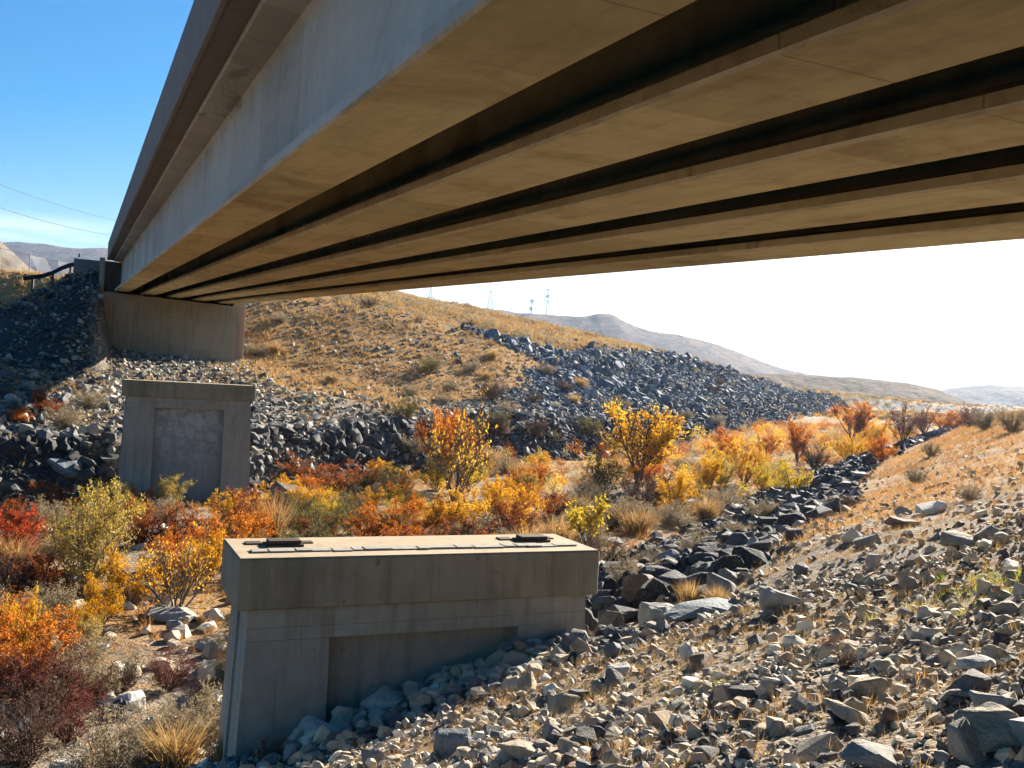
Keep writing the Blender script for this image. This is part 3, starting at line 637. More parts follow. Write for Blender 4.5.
# ------------------------------------------------------------------ vegetation
def leaf_quads(P, L, Wd, r, upb=.3):
    n = len(P); d = r.normal(size=(n, 3)); d[:, 2] += upb; d /= np.linalg.norm(d, axis=1)[:, None]
    a = np.cross(d, r.normal(size=(n, 3))); a /= np.linalg.norm(a, axis=1)[:, None]
    l = (L * r.uniform(.6, 1.3, n))[:, None]; w = (Wd * r.uniform(.6, 1.3, n))[:, None]
    V = np.stack([P - d * l * .5, P + a * w * .5, P + d * l * .5, P - a * w * .5], 1).reshape(-1, 3)
    return V, np.arange(4 * n).reshape(-1, 4)
def shrub(seed, h=1.0, spread=.8, nst=14, nsub=7, nleaf=3500, L=.05, Wd=.022, bare=0.25, curve=.35, r0=.012, sublen=.34, tw=3, trunk=0, hollow=.0, clump=.5):
    """unit-height plant: returns wood V,Q and leaf V,Q,tone"""
    r = np.random.default_rng(seed); paths = []; rad = []; tips = []; tw_ = []
    for i in range(nst):
        az = r.uniform(0, 2 * math.pi); ti = spread * math.sqrt(r.uniform(.02, 1))
        ln = h * r.uniform(.72, 1.05) * (1 - .18 * ti)
        z0 = trunk * r.uniform(.7, 1.1)
        p = np.array([r.normal(0, .025), r.normal(0, .025), -.03 if not trunk else z0]); d = np.array([math.cos(az) * math.sin(ti), math.sin(az) * math.sin(ti), math.cos(ti)])
        n = 7; P = [p]
        ln -= z0
        for k in range(n - 1):
            d = d + r.normal(0, .10, 3) + np.array([0, 0, curve * .12]); d /= np.linalg.norm(d); P.append(P[-1] + d * ln / (n - 1))
        P = np.array(P); paths.append(P); rad.append(np.linspace(r0, r0 * .25, n))
        for j in range(nsub):
            f = r.uniform(bare, 1); k = min(int(f * (n - 1)), n - 2); q = P[k] + (P[k + 1] - P[k]) * (f * (n - 1) - k)
            dd = (P[k + 1] - P[k]); dd /= np.linalg.norm(dd); dd = dd * .7 + r.normal(0, .55, 3); dd[2] = abs(dd[2]) * .6 + dd[2] * .4; dd /= np.linalg.norm(dd)
            l2 = h * sublen * r.uniform(.5, 1.1) * (1.15 - .55 * f)
            S = [q]
            for kk in range(3): dd = dd + r.normal(0, .18, 3) + np.array([0, 0, .06]); dd /= np.linalg.norm(dd); S.append(S[-1] + dd * l2 / 3)
            S = np.array(S); paths.append(S); rad.append(np.linspace(r0 * .42, r0 * .12, 4)); tone = np.clip(r.normal(.5, .2), 0, 1)
            tips.append(S); tw_.append(tone)
            for m in range(tw):
                e = S[r.integers(1, 4)]; dv = r.normal(size=3); dv[2] = abs(dv[2]) * .8; dv /= np.linalg.norm(dv)
                E = np.array([e, e + dv * l2 * .22, e + dv * l2 * .42 + np.array([0, 0, l2 * .05])]); paths.append(E); rad.append(np.array([r0 * .2, r0 * .14, r0 * .08])); tips.append(E); tw_.append(tone)
    if trunk:
        T = np.array([[0, 0, -.04], [.01, 0, trunk * .5], [0, .01, trunk * 1.1]]); paths.append(T); rad.append(np.array([r0 * 2.2, r0 * 1.8, r0 * 1.3]))
    WV, WQ = tubes(paths, rad, 4)
    k = r.integers(0, len(tips), nleaf); P = np.zeros((nleaf, 3)); tone = np.zeros(nleaf)
    for i in range(nleaf):
        S = tips[k[i]]; f = r.uniform(.15, 1) * (len(S) - 1); a = min(int(f), len(S) - 2); P[i] = S[a] + (S[a + 1] - S[a]) * (f - a); tone[i] = tw_[k[i]]
    P += r.normal(0, .018 * h, (nleaf, 3))
    keep = np.ones(nleaf, bool)
    if hollow: keep = np.hypot(P[:, 0], P[:, 1]) / (.18 + P[:, 2] * .35) > hollow * r.uniform(.3, 1, nleaf)
    keep &= (P[:, 2] > .0)
    P, tone = P[keep], tone[keep]
    tone = np.clip(tone * clump + (1 - clump) * .5 + r.normal(0, .14, len(P)), 0, 1)
    LV, LQ = leaf_quads(P, L, Wd, r)
    return WV, WQ, LV, LQ, tone
def blades(seed, n, h, spread, w):
    r = np.random.default_rng(seed); az = r.uniform(0, 6.28, n); ti = spread * r.uniform(0, 1, n) ** .7; l = h * r.uniform(.5, 1, n)
    b = np.stack([r.normal(0, .12, n), r.normal(0, .12, n), np.full(n, -.02)], 1) * h
    d = np.stack([np.cos(az) * np.sin(ti), np.sin(az) * np.sin(ti), np.cos(ti)], 1)
    a = np.stack([-np.sin(az + r.normal(0, 1, n)), np.cos(az), 0 * az], 1) * w
    m = b + d * l[:, None] * .55; t = b + d * l[:, None] + np.stack([np.cos(az), np.sin(az), 0 * az], 1) * (l * .18)[:, None]
    V = np.stack([b - a, b + a, m + a * .7, m - a * .7, m - a * .7, m + a * .7, t + a * .1, t - a * .1], 1).reshape(-1, 3)
    return V, np.arange(8 * n).reshape(-1, 4), np.repeat(np.clip(r.normal(.5, .22, n), 0, 1), 2)
SPEC = {   # shape parameters, wood material, leaf material
 'gold':   (dict(spread=.75, nst=13, nsub=9, nleaf=8200, L=.028, Wd=.016), M_BARK, 'gold'),
 'yellow': (dict(spread=.75, nst=12, nsub=9, nleaf=7000, L=.028, Wd=.016), M_BARK, 'yellow'),
 'willow': (dict(spread=.62, nst=24, nsub=11, nleaf=9500, L=.026, Wd=.010, sublen=.3), M_TWIGG, 'willow'),
 'orange': (dict(spread=.9, nst=14, nsub=9, nleaf=8500, L=.030, Wd=.017), M_TWIG, 'orange'),
 'rust':   (dict(spread=1.15, nst=18, nsub=9, nleaf=5200, L=.04, Wd=.022, bare=.1), M_TWIGD, 'rust'),
 'red':    (dict(spread=.95, nst=14, nsub=8, nleaf=3600, L=.042, Wd=.024), M_TWIG, 'red'),
 'crimson': (dict(spread=1.0, nst=24, nsub=10, nleaf=2400, L=.03, Wd=.014, tw=5, bare=.15), M_TWIG, 'crimson'),
 'sage':   (dict(spread=1.15, nst=26, nsub=9, nleaf=4600, L=.05, Wd=.014, bare=.15, sublen=.36), M_TWIGG, 'sage'),
 'olive':  (dict(spread=.8, nst=18, nsub=9, nleaf=4200, L=.04, Wd=.014), M_TWIGD, 'olive'),
 'brown':  (dict(spread=1.0, nst=24, nsub=10, nleaf=2600, L=.034, Wd=.016, tw=5, bare=.1), M_TWIGD, 'brown'),
 'tree':   (dict(spread=.85, nst=9, nsub=13, nleaf=8500, L=.030, Wd=.017, trunk=.16, r0=.016, sublen=.34, tw=5, hollow=.75, bare=.2, clump=.8), M_BARK, 'gold'),
 'rtree':  (dict(spread=.8, nst=10, nsub=12, nleaf=6500, L=.032, Wd=.02, trunk=.12, r0=.016, sublen=.34, tw=5), M_BARK, 'orange'),
 'ytree':  (dict(spread=.95, nst=7, nsub=10, nleaf=1500, L=.05, Wd=.036, trunk=.22, r0=.017, sublen=.38), M_BARK, 'yellow'),
 'bare':   (dict(spread=.75, nst=14, nsub=12, nleaf=900, L=.03, Wd=.016, trunk=.06, r0=.012, tw=6), M_TWIG, 'crimson'),
 'dead':   (dict(spread=.95, nst=12, nsub=9, nleaf=650, L=.04, Wd=.022, r0=.014, tw=4), M_BARK, 'gold'),
}
PLANTM = {}
for ki, (kd, (sp, wm, lm)) in enumerate(SPEC.items()):
    PLANTM[kd] = []
    for v in range(3):
        WV, WQ, LV, LQ, tn = shrub(1000 + 37 * ki + v, **sp)
        sc = 1.0 / max(LV[:, 2].max() * .97, .1)
        PLANTM[kd].append((mesh_from('stems', WV * sc, WQ, [wm], None, True), mesh_from('foliage', LV * sc, LQ, [LEAF[lm]], [('tone', 'FACE', tn)])))
PLANTM['clump'] = []
for v in range(2):
    V, Q, tn = blades(2000 + v, 420, 1.0, .75, .012); PLANTM['clump'].append((None, mesh_from('blades', V, Q, [LEAF['straw']], [('tone', 'FACE', tn)])))
TREEK = {'tree', 'rtree', 'ytree', 'bare'}
def spread_of(p):
    v = np.empty(len(p[1].vertices) * 3, np.float32); p[1].vertices.foreach_get('co', v); v = v.reshape(-1, 3); return float(v[:, 0].std() + v[:, 1].std())
PLANTM['tree'].sort(key=spread_of)
def plant(kind, x, y, h, label, group=None, wide=1.0, z=None):
    stems, fol = PLANTM[kind][int(rng.integers(len(PLANTM[kind])))] if kind != 'tree' else PLANTM['tree'][-1]
    z = float(height(x, y)) - .03 if z is None else z
    nm = {'sage': 'sagebrush', 'clump': 'grass_clump'}.get(kind, 'tree' if kind in TREEK else 'shrub')
    cat = {'sage': 'sagebrush', 'clump': 'grass clump'}.get(kind, 'tree' if kind in TREEK else 'shrub')
    o = empty(nm, (x, y, z), float(rng.uniform(0, 6.28)))
    o.scale = (h * wide, h * wide, h)
    tag(o, label, cat, group)
    if stems: link('trunk' if kind in TREEK else 'stems', stems, o)
    link('crown' if kind in TREEK else ('blades' if kind == 'clump' else 'foliage'), fol, o)
    return o
taken = []
def P(kind, px, py, hp, label, wide=1.0, group=None):
    x, y, z = hit(px, py); h = hp * y / F; taken.append((x, y, h * .5)); return plant(kind, x, y, h, label, group, wide)
P('willow', 85, 600, 124, 'tall yellow green willow shrub, largest bush between the piers at left', .8)
P('red', 14, 558, 56, 'bright red shrub at the left picture edge behind the willow', 1.0)
P('brown', 8, 602, 56, 'dark brown twiggy shrub under the bright red shrub', 1.0)
P('rust', 45, 600, 55, 'rust brown shrub between the red shrub and the willow', 1.0)
P('rust', 142, 546, 54, 'rust red shrub just right of the willow below the far pier', .9)
P('rust', 178, 545, 46, 'low rust shrub under the middle of the far pier', 1.1)
P('rust', 243, 530, 46, 'round rust red bush right of the far pier foot', 1.0)
P('orange', 222, 568, 60, 'vivid orange bush touching the left end of the near pier cap', .9)
P('orange', 258, 552, 50, 'orange bush right behind the left corner of the near pier cap', 1.0)
P('gold', 200, 590, 62, 'golden orange shrub left of the near pier cap', .8)
P('orange', 168, 585, 60, 'orange shrub between the willow and the near pier', .9)
P('dead', 176, 616, 100, 'dead twiggy grey shrub with few orange leaves above the grey boulder', .7)
P('gold', 128, 606, 60, 'golden shrub at the right foot of the willow', .9)
P('gold', 101, 624, 52, 'small golden shrub below the willow, left of the pale sand', .7)
P('gold', 22, 668, 82, 'upright golden orange shrub near the left picture edge', .55)
P('brown', 50, 668, 60, 'grey brown thicket right of the upright golden shrub', 1.0)
P('willow', 84, 658, 50, 'yellow green bush beside the bright pale boulder', .9)
P('gold', 82, 640, 46, 'orange topped shrub just behind the yellow green bush', .9)
P('crimson', 24, 706, 66, 'crimson twiggy bush at the left edge below the golden shrub', 1.1)
P('crimson', 66, 712, 60, 'crimson twiggy bush right of the leftmost crimson one', 1.1)
P('brown', 28, 766, 96, 'big brown bare bush in the lower left corner', 1.0)
P('crimson', 68, 742, 50, 'reddish low bush beside the big brown corner bush', 1.0)
P('sage', 110, 774, 74, 'beige sagebrush below the black boulder at lower left', 1.1)
P('sage', 158, 760, 70, 'beige sagebrush midway between the corner bush and the near pier', 1.1)
P('sage', 196, 744, 66, 'beige sagebrush against the left side of the near pier', .9)
P('clump', 175, 770, 62, 'tall straw grass clump at the bottom beside the near pier', .9)
P('clump', 222, 760, 30, 'small straw clump under the left corner of the near pier')
P('crimson', 168, 690, 44, 'dull red bush behind the beige sagebrush left of the pier', 1.0)
P('brown', 124, 690, 36, 'small brown bush behind the black boulder', 1.1)
P('brown', 200, 700, 28, 'small dark brush touching the left side of the near pier stem')
P('clump', 272, 545, 60, 'tan tall grass tuft beside the large brown boulder', .6)
P('olive', 300, 535, 40, 'olive bush behind the left bearing plate of the near pier')
P('yellow', 328, 532, 42, 'yellow green shrub behind the left third of the near pier cap', .9)
P('olive', 352, 535, 48, 'olive upright shrub behind the near pier cap', .8)
P('orange', 376, 545, 48, 'deep orange shrub behind the middle of the near pier cap', 1.0)
P('clump', 400, 545, 48, 'straw clump between the two orange shrubs behind the pier cap', .7)
P('orange', 412, 542, 52, 'orange shrub behind the middle of the near pier cap', .9)
P('gold', 436, 540, 44, 'golden shrub right of the orange one behind the pier cap', .9)
P('gold', 455, 542, 62, 'broad golden shrub behind the right half of the pier cap', .9)
P('brown', 482, 538, 40, 'dark brown shrub left of the rust mound')
P('gold', 505, 528, 52, 'golden shrub between the brown shrub and the rust mound')
P('gold', 365, 520, 34, 'low golden shrub behind the olive shrub')
P('yellow', 395, 515, 30, 'low yellow shrub at the foot of the grey rocks')
P('dead', 455, 500, 112, 'tall thin orange twiggy tree left of centre on the far bank', .5)
P('rtree', 448, 490, 84, 'orange brown tree standing before the far bank left of centre', .6)
P('yellow', 437, 492, 36, 'lemon yellow bush under the orange brown tree, left one of two', .9)
P('yellow', 467, 492, 46, 'lemon yellow bush under the orange brown tree, right one of two', .7)
P('gold', 500, 500, 28, 'low golden shrub below the dark riprap')
P('orange', 530, 492, 34, 'orange shrub behind the rust mound', 1.1)
P('rust', 552, 520, 32, 'dark rust mound of a bush, darkest behind the pier right end', 1.1)
P('rust', 300, 482, 32, 'low rust mat of brush lying on the grey rocks right of the far pier', 1.6)
P('rust', 330, 492, 30, 'second rust mat of brush, lower on the grey rocks', 1.5)
P('ytree', 585, 556, 62, 'small bright yellow tree at the right end of the near pier cap', .9)
P('tree', 636, 492, 92, 'large golden orange tree with grey branches in the middle of the creek bed', 1.0)
P('olive', 602, 498, 46, 'grey green bush at the left foot of the large golden tree', .8)
P('brown', 640, 512, 46, 'dark brown brush under the large golden tree', 1.1)
P('crimson', 660, 505, 40, 'dull crimson brush right of the large golden tree trunk', .9)
P('gold', 674, 512, 50, 'bushy golden shrub just right of the large golden tree', .8)
P('gold', 706, 496, 48, 'golden shrub second to the right of the large tree', .7)
P('willow', 722, 492, 44, 'yellow green shrub in the middle of the golden thicket', .8)
P('gold', 744, 484, 50, 'golden shrub before the blue grey riprap right of centre', .8)
P('yellow', 762, 494, 34, 'low yellow shrub at the creek left of the yellow pair', .9)
P('yellow', 792, 496, 36, 'broad yellow shrub nearest the dark riprap strip', 1.1)
P('orange', 720, 462, 36, 'orange shrub at the foot of the riprap bank')
P('rtree', 797, 466, 52, 'narrow orange tree at the right end of the riprap bank', .5)
P('brown', 815, 470, 34, 'brown twiggy shrub right of the narrow orange tree')
P('orange', 765, 458, 30, 'small orange shrub left of the narrow orange tree')
P('rtree', 851, 446, 46, 'round red orange tree beyond the end of the riprap bank', .7)
P('gold', 848, 464, 32, 'glowing orange bush in front of the round red orange tree', 1.1)
P('orange', 882, 462, 32, 'orange brown bush right of the glowing orange bush')
P('bare', 902, 448, 48, 'leafless reddish tree right of the round red orange tree', .8)
P('gold', 872, 446, 30, 'small orange bush between the two farther trees')
P('orange', 945, 432, 24, 'far orange bush near the valley end', 1.3)
P('crimson', 972, 428, 26, 'far reddish bush at the valley end', 1.3)
P('bare', 925, 438, 34, 'small leafless tree at the valley end')
P('sage', 632, 590, 46, 'beige sagebrush beside the right end of the near pier cap', .95)
P('sage', 655, 570, 30, 'smaller sagebrush behind the one by the pier cap', 1.2)
P('sage', 700, 556, 34, 'sagebrush in the middle of the creek bed before the dark riprap', 1.0)
P('sage', 735, 540, 28, 'sagebrush beside the dark riprap strip, second up the creek', 1.1)
P('sage', 765, 522, 28, 'sagebrush beside the dark riprap strip, third up the creek', 1.1)
P('clump', 690, 605, 30, 'golden grass clump above the long slate slab, left part', .9)
P('clump', 716, 607, 28, 'golden grass clump above the long slate slab, right part', .9)
P('brown', 840, 512, 22, 'brown brush inside the dark riprap strip', 1.4)
P('sage', 916, 484, 24, 'grey round sagebrush on the right slope', .8)
P('sage', 930, 456, 18, 'grey sagebrush higher up the right slope', .8)
P('sage', 1012, 432, 34, 'grey bush on the skyline at the right picture edge', .8)
P('sage', 985, 430, 24, 'smaller grey bush left of the skyline bush at right', .9)
P('sage', 968, 500, 22, 'tan brush in the orange grass of the right slope', 1.0)
P('rust', 44, 414, 28, 'rust coloured bush on the shaded rock slope left of the far pier', 1.1)
P('sage', 62, 428, 30, 'pale tan bush on the rocks left of the far pier', 1.0)
P('orange', 22, 424, 20, 'orange low bush at the left edge of the rock slope', 1.3)
P('sage', 90, 410, 24, 'tan bush just left of the far pier cap', 1.0)
P('brown', 268, 764, 34, 'dry seed headed weed among the stones below the near pier corner', .9)
P('brown', 845, 668, 26, 'dull red weed in the middle of the rubble slope', .8)
P('crimson', 826, 652, 18, 'small reddish dock plant above the grey cube stone', .9)
for k in range(46):
    px = rng.uniform(385, 830); py = rng.uniform(372, 470) if k % 2 else rng.uniform(425, 470)
    x, y, z = hit(px, py); ql = float(banks(np.array([x]), np.array([y]))[1][0])
    if 0 < ql < 15 and y < 200:
        kd = str(rng.choice(['sage', 'brown', 'brown', 'olive'])); cn = {'sage': 'beige', 'brown': 'dark brown', 'olive': 'olive brown'}[kd]
        plant(kd, x, y, rng.uniform(.9, 1.9), cn + ' brush growing out of the blue grey riprap on the far bank', cn + ' brush on the riprap bank', 1.15)
# thicket filling the creek bed
fk = ['gold', 'yellow', 'orange', 'rust', 'sage', 'brown', 'willow', 'crimson', 'olive']
fdesc = {'gold': 'golden', 'yellow': 'yellow', 'orange': 'orange', 'rust': 'rust brown', 'sage': 'beige', 'brown': 'dark brown', 'willow': 'yellow green', 'crimson': 'dull red', 'olive': 'olive'}
n_f = 0; FILL = []
for _ in range(26000):
    y = 16 + 150 * rng.uniform() ** 1.25; x = rng.uniform(-.6 * y, .62 * y); qr, ql = banks(x, y)
    if qr > -.6 or ql > (.5 if y > 60 else -.8): continue
    s, t = to_st(x, y)
    if not (off_pier(np.array([x]), np.array([y]), np.array([3.0]))[0]): continue
    if min([math.hypot(x - a, y - b) / (c + .25) for a, b, c in taken]) < 1: continue
    px = x / y
    if y < 34 and px > -.42 and px < -.27: continue        # open sand left of the near pier
    if y < 50 and px > .05: kd = rng.choice(['sage', 'sage', 'brown', 'clump'])
    elif y < 50: kd = rng.choice(['orange', 'rust', 'gold', 'sage', 'clump', 'rust', 'willow', 'brown', 'olive'])
    else: kd = rng.choice(['gold', 'yellow', 'orange', 'sage', 'sage', 'rust', 'clump', 'willow', 'gold', 'brown', 'olive'])
    h = rng.uniform(.7, 1.6) if y < 110 else rng.uniform(.8, 1.5)
    taken.append((x, y, h * .22)); n_f += 1; FILL.append((h / y, kd, x, y, h)); continue_ = n_f > 430
    if continue_: break
    continue
FILL.sort(key=lambda f: -f[0])
for _a, kd, x, y, h in FILL[:165]:
    px = x / y
    zone = 'left part of the creek bed' if px < -.2 else ('middle part of the creek bed' if px < .15 else 'right far part of the creek bed')
    if kd == 'clump': plant(kd, x, y, h, 'small straw grass clump in the ' + zone, 'straw clumps in the ' + zone, 1.1)
    else: plant(kd, x, y, h, 'small ' + fdesc[kd] + ' filler bush low in the ' + zone, 'small ' + fdesc[kd] + ' bushes in the ' + zone, 1.1)
M_THK = leafmat('mixed_autumn_leaves', [(0, (.20, .06, .02)), (.2, (.42, .13, .025)), (.4, (.66, .27, .03)), (.6, (.80, .45, .04)), (.75, (.78, .55, .08)), (.88, (.42, .34, .12)), (1, (.48, .40, .26))])
def minib(seed, n=420):
    r = np.random.default_rng(seed); u = r.normal(size=(n, 3)); u /= np.linalg.norm(u, axis=1)[:, None]; u[:, 2] = abs(u[:, 2])
    u *= (r.uniform(.45, 1, (n, 1)) ** .6) * np.array([.52, .52, .95]); u *= 1 + .35 * np.sin(u[:, :1] * 9 + seed) * np.cos(u[:, 1:2] * 8)
    V, Q = leaf_quads(u, .085, .045, r); return V, Q, np.clip(r.normal(.5, .12, n), 0, 1)
TB = [minib(3300 + i) for i in range(6)]; fx = np.array([f[2] for f in FILL[165:]]); fy = np.array([f[3] for f in FILL[165:]]); fh = np.array([f[4] for f in FILL[165:]])
def realize_tone(o_tone): return np.clip(o_tone, 0, 1)
TB = [(V, Q) for V, Q, t in TB]
o = realize('creek_thicket', TB, np.stack([fx, fy, height(fx, fy)], 1), rand_rot(len(fx), .06), fh, rng.uniform(size=len(fx)), [M_THK])
tag(o, 'small mixed autumn bushes filling the far creek bed thicket', 'thicket', kind='stuff')
# sagebrush on the far hill: the largest stand singly, the rest as ground cover
hx, hy = [], []
for _ in range(26000):
    y = rng.uniform(70, 330); x = rng.uniform(-.5 * y, .6 * y)
    if not (-.5 < x / y < .56): continue
    hx.append(x); hy.append(y)
hx = np.array(hx); hy = np.array(hy); g, d, b = masks(hx, hy); ql = banks(hx, hy)[1]; nz = fbm(hx / 16, hy / 16, 3, 91)
ok = (ql > 1) & (rng.uniform(size=len(hx)) < np.clip(.05 + .5 * nz * b + .35 * b * (hy > 95), 0, .5)); hx, hy = hx[ok], hy[ok]
hs = rng.uniform(.45, 1.3, len(hx)) * (1 + hy / 400); od = np.argsort(-hs / hy)
for j in od[:60]:
    kd = rng.choice(['sage', 'sage', 'brown', 'clump'])
    lab = {'sage': 'tan sagebrush dotting the dry hill above the far bank', 'brown': 'dark brown low brush dotting the dry hill above the far bank', 'clump': 'straw tuft dotting the dry hill above the far bank'}[kd]
    plant(kd, hx[j], hy[j], hs[j] * .8, lab, 'hill plants above the far bank, ' + {'sage': 'sagebrush', 'brown': 'dark brush', 'clump': 'tufts'}[kd], 1.2)
rest = od[60:]
def mini(seed, n=90):
    r = np.random.default_rng(seed); u = r.normal(size=(n, 3)); u /= np.linalg.norm(u, axis=1)[:, None]; u[:, 2] = abs(u[:, 2]); u *= r.uniform(.5, 1, (n, 1)) * np.array([.8, .8, .75])
    V, Q = leaf_quads(u, .22, .12, r); return V, Q, np.clip(r.normal(.5, .2, n), 0, 1)
mp = [mini(3000 + i) for i in range(5)]
o = realize('hill_brush', mp, np.stack([hx[rest], hy[rest], height(hx[rest], hy[rest])], 1), rand_rot(len(rest), .05), hs[rest] * .62, rng.uniform(size=len(rest)), [LEAF['sage']])
tag(o, 'low brush covering the dry hill above the far bank', 'brush', kind='stuff')
qx, qy = [], []
qy = 185 + 330 * rng.uniform(size=5200) ** 1.2; qx = qy * rng.uniform(.20, .62, 5200); qq = banks(qx, qy)[1]
ok = ~((qq > 0) & (qq < 9) & (qy < 240)); qx, qy = qx[ok], qy[ok]
u_ = rng.uniform(size=len(qx))
for lo, hi, nm, mt, lab in ((0, .25, 'golden_scrub', 'gold', 'golden scrub covering the flat beyond the riprap bank'), (.25, .7, 'grey_scrub', 'sage', 'grey scrub covering the flat beyond the riprap bank'), (.7, 1, 'dark_scrub', 'brown', 'dark brown scrub covering the flat beyond the riprap bank')):
    w_ = (u_ >= lo) & (u_ < hi); n_ = int(w_.sum())
    o = realize(nm, mp, np.stack([qx[w_], qy[w_], height(qx[w_], qy[w_])], 1), rand_rot(n_, .05), rng.uniform(.5, 1.3, n_), rng.uniform(0, .7, n_), [LEAF[mt]])
    tag(o, lab, 'scrub', kind='stuff')
# ------------------------------------------------------------------ grass (stuff)
def tufts(name, n, x0, x1, y0, y1, mask, h0, h1, mat, lab, nb=16, w=.02, sp=.7, grow=0.0):
    x = rng.uniform(x0, x1, n); y = rng.uniform(y0, y1, n); ok = in_view(x, y, .05); x, y = x[ok], y[ok]
    ok = rng.uniform(size=len(x)) < mask(x, y); x, y = x[ok], y[ok]; ok = off_pier(x, y, np.full(len(x), .2)); x, y = x[ok], y[ok]
    h = rng.uniform(h0, h1, len(x)) * (1 + grow * y)
    pr = [blades(4000 + i, nb, 1.0, sp, w) for i in range(6)]
    tn = np.clip(.5 + .5 * fbm(x / 3, y / 3, 3, 95) + rng.normal(0, .12, len(x)), 0, 1)
    o = realize(name, pr, np.stack([x, y, height(x, y) - .01], 1), rand_rot(len(x), .08), h, tn, [LEAF[mat]])
    return tag(o, lab, 'grass', kind='stuff')
def g_right(x, y):
    q = banks(x, y)[0]; nz = fbm(x / 3.5, y / 3.5, 3, 97); return sstep(q + 2 * nz, 5, 8) * sstep(y, 14, 24) * sstep(nz, -.5, .1)
tufts('bank_grass', 75000, 3, 60, 14, 110, g_right, .07, .19, 'ograss', 'dry orange grass covering the upper right slope', 9, .028, .95, .012)
tufts('pale_bank_grass', 50000, 3, 60, 14, 110, g_right, .06, .2, 'straw', 'pale straw grass mixed into the upper right slope', 8, .024, .9, .012)
def g_rub(x, y):
    q = banks(x, y)[0]; nz = fbm(x / 2.4, y / 2.4, 3, 99); return sstep(q, 1, 3) * (.12 + .88 * sstep(nz, -.05, .25)) * sstep(y, 3.5, 6)
tufts('rubble_grass', 42000, -6, 16, 3, 26, g_rub, .05, .16, 'straw', 'thin straw grass growing between the foreground stones', 9, .013, .8)
GW = [hit(px, py)[:2] for px, py in ((992, 586), (1010, 580), (1030, 576), (1040, 584), (862, 690), (722, 690), (690, 700))]
def g_green(x, y):
    v = 0
    for k, (a, b) in enumerate(GW): r = .55 if k < 4 else .2; v = v + np.exp(-((x - a) / r) ** 2 - ((y - b) / r) ** 2) * (1 if k < 4 else .6)
    return v
def g_lslope(x, y):
    qr, ql = banks(x, y); nz = fbm(x / 3, y / 3, 3, 103); return (ql > 0) * sstep(nz, -.05, .25) * (1 - sstep(y, 72, 84))
tufts('slope_grass', 26000, -48, 0, 32, 84, g_lslope, .1, .34, 'straw', 'straw grass tufts between the rocks of the slope around the far pier', 9, .035, .9)
tufts('green_weeds', 14000, -2, 14, 5, 22, g_green, .05, .14, 'green', 'yellow green weeds sprouting at the right edge of the rubble', 12, .03, .9)
def g_floor(x, y):
    qr, ql = banks(x, y); nz = fbm(x / 3, y / 3, 3, 101); return ((qr < .4) & (ql < .6)) * sstep(nz, -.35, .1)
tufts('creek_grass', 50000, -30, 60, 13, 150, g_floor, .14, .38, 'ograss', 'low orange dry grass over the creek bed', 14, .028, .8, .008)
def g_hill(x, y):
    g, d, b = masks(x, y); ql = banks(x, y)[1]; return g * (ql > 1) * sstep(y, 58, 66)
tufts('hill_grass', 85000, -50, 70, 60, 200, g_hill, .16, .36, 'straw', 'straw coloured bunch grass over the far hill', 7, .06, .9, .006)
# ------------------------------------------------------------------ bridge
Z0 = 2.0; G = .0415; XS = .033
def zb(s, t): return Z0 + G * t - XS * (s - 2.02)
T0, T1 = -17.0, 75.5
bridge = empty('road_bridge', (0, 0, 0), BA)
tag(bridge, 'long concrete girder road bridge passing overhead from upper right to the far abutment', 'bridge')
def prism(prof, t0, t1, zfun, nseg=2):
    bm = bmesh.new(); rings = []
    for k in range(nseg):
        t = t0 + (t1 - t0) * k / (nseg - 1); rings.append([bm.verts.new((s, t, zfun(s, t) + z)) for s, z in prof])
    n = len(prof)
    for a, b in zip(rings, rings[1:]):
        for i in range(n): bm.faces.new((a[i], a[(i + 1) % n], b[(i + 1) % n], b[i]))
    bm.faces.new(rings[0][::-1]); bm.faces.new(rings[-1]); return bm
half = [(.465, 0), (.495, .028), (.495, .13), (.14, .24), (.078, .32), (.078, 2.06), (.13, 2.14), (.60, 2.20), (.62, 2.22), (.62, 2.29)]
SP = 1.79
for i in range(5):
    cx = 2.02 + .495 + SP * i
    prof = [(cx + a, b) for a, b in half] + [(cx - a, b) for a, b in half[::-1]]
    g = bm_obj('girder', prism(prof, T0, T1, lambda s, t, c=cx: zb(c, t), 30), M_GIRDX if i == 0 else M_GIRD, bridge)
    g.data.materials.append(M_EDGE); g.data.materials.append(M_GIRD)
    for p in g.data.polygons:
        c = p.center; q = c.z - zb(cx, c.y)
        if 0.002 < q < .027 and abs(p.normal.y) < .5: p.material_index = 1
        elif q < .002 and p.normal.z < -.5: p.material_index = 2
DZ = 2.295
dprof = [(1.46, 0), (11.2, 0), (11.2, .22), (1.46, .22)]
bm_obj('deck', prism([(1.46, DZ), (1.52, DZ - .02), (1.58, DZ), (11.08, DZ), (11.2, DZ), (11.2, DZ + .22), (1.46, DZ + .22)], T0, T1 + 1.4, zb, 2), M_DECK, bridge)
bm_obj('barrier', prism([(1.475, DZ + .223), (1.86, DZ + .223), (1.80, DZ + .5), (1.72, DZ + 1.28), (1.475, DZ + 1.28)], T0, T1 + 1.4, zb, 2), M_DECK, bridge)
bm_obj('barrier', prism([(11.18, DZ + .223), (10.8, DZ + .223), (10.86, DZ + .5), (10.94, DZ + 1.28), (11.18, DZ + 1.28)], T0, T1 + 1.4, zb, 2), M_DECK, bridge)
for tt in (T1 - .45,):
    for i in range(4):
        a = 2.02 + .495 + SP * i + .085; b = a + SP - .17
        bm = bmesh.new(); v = bx(bm, a, b, tt, tt + .3, 0, 0)
        for q, vv in enumerate(v): vv.co.z = zb(vv.co.x, vv.co.y) + (.34 if q < 4 else 2.05)
        bm_obj('diaphragm', bm, M_GIRD, bridge)
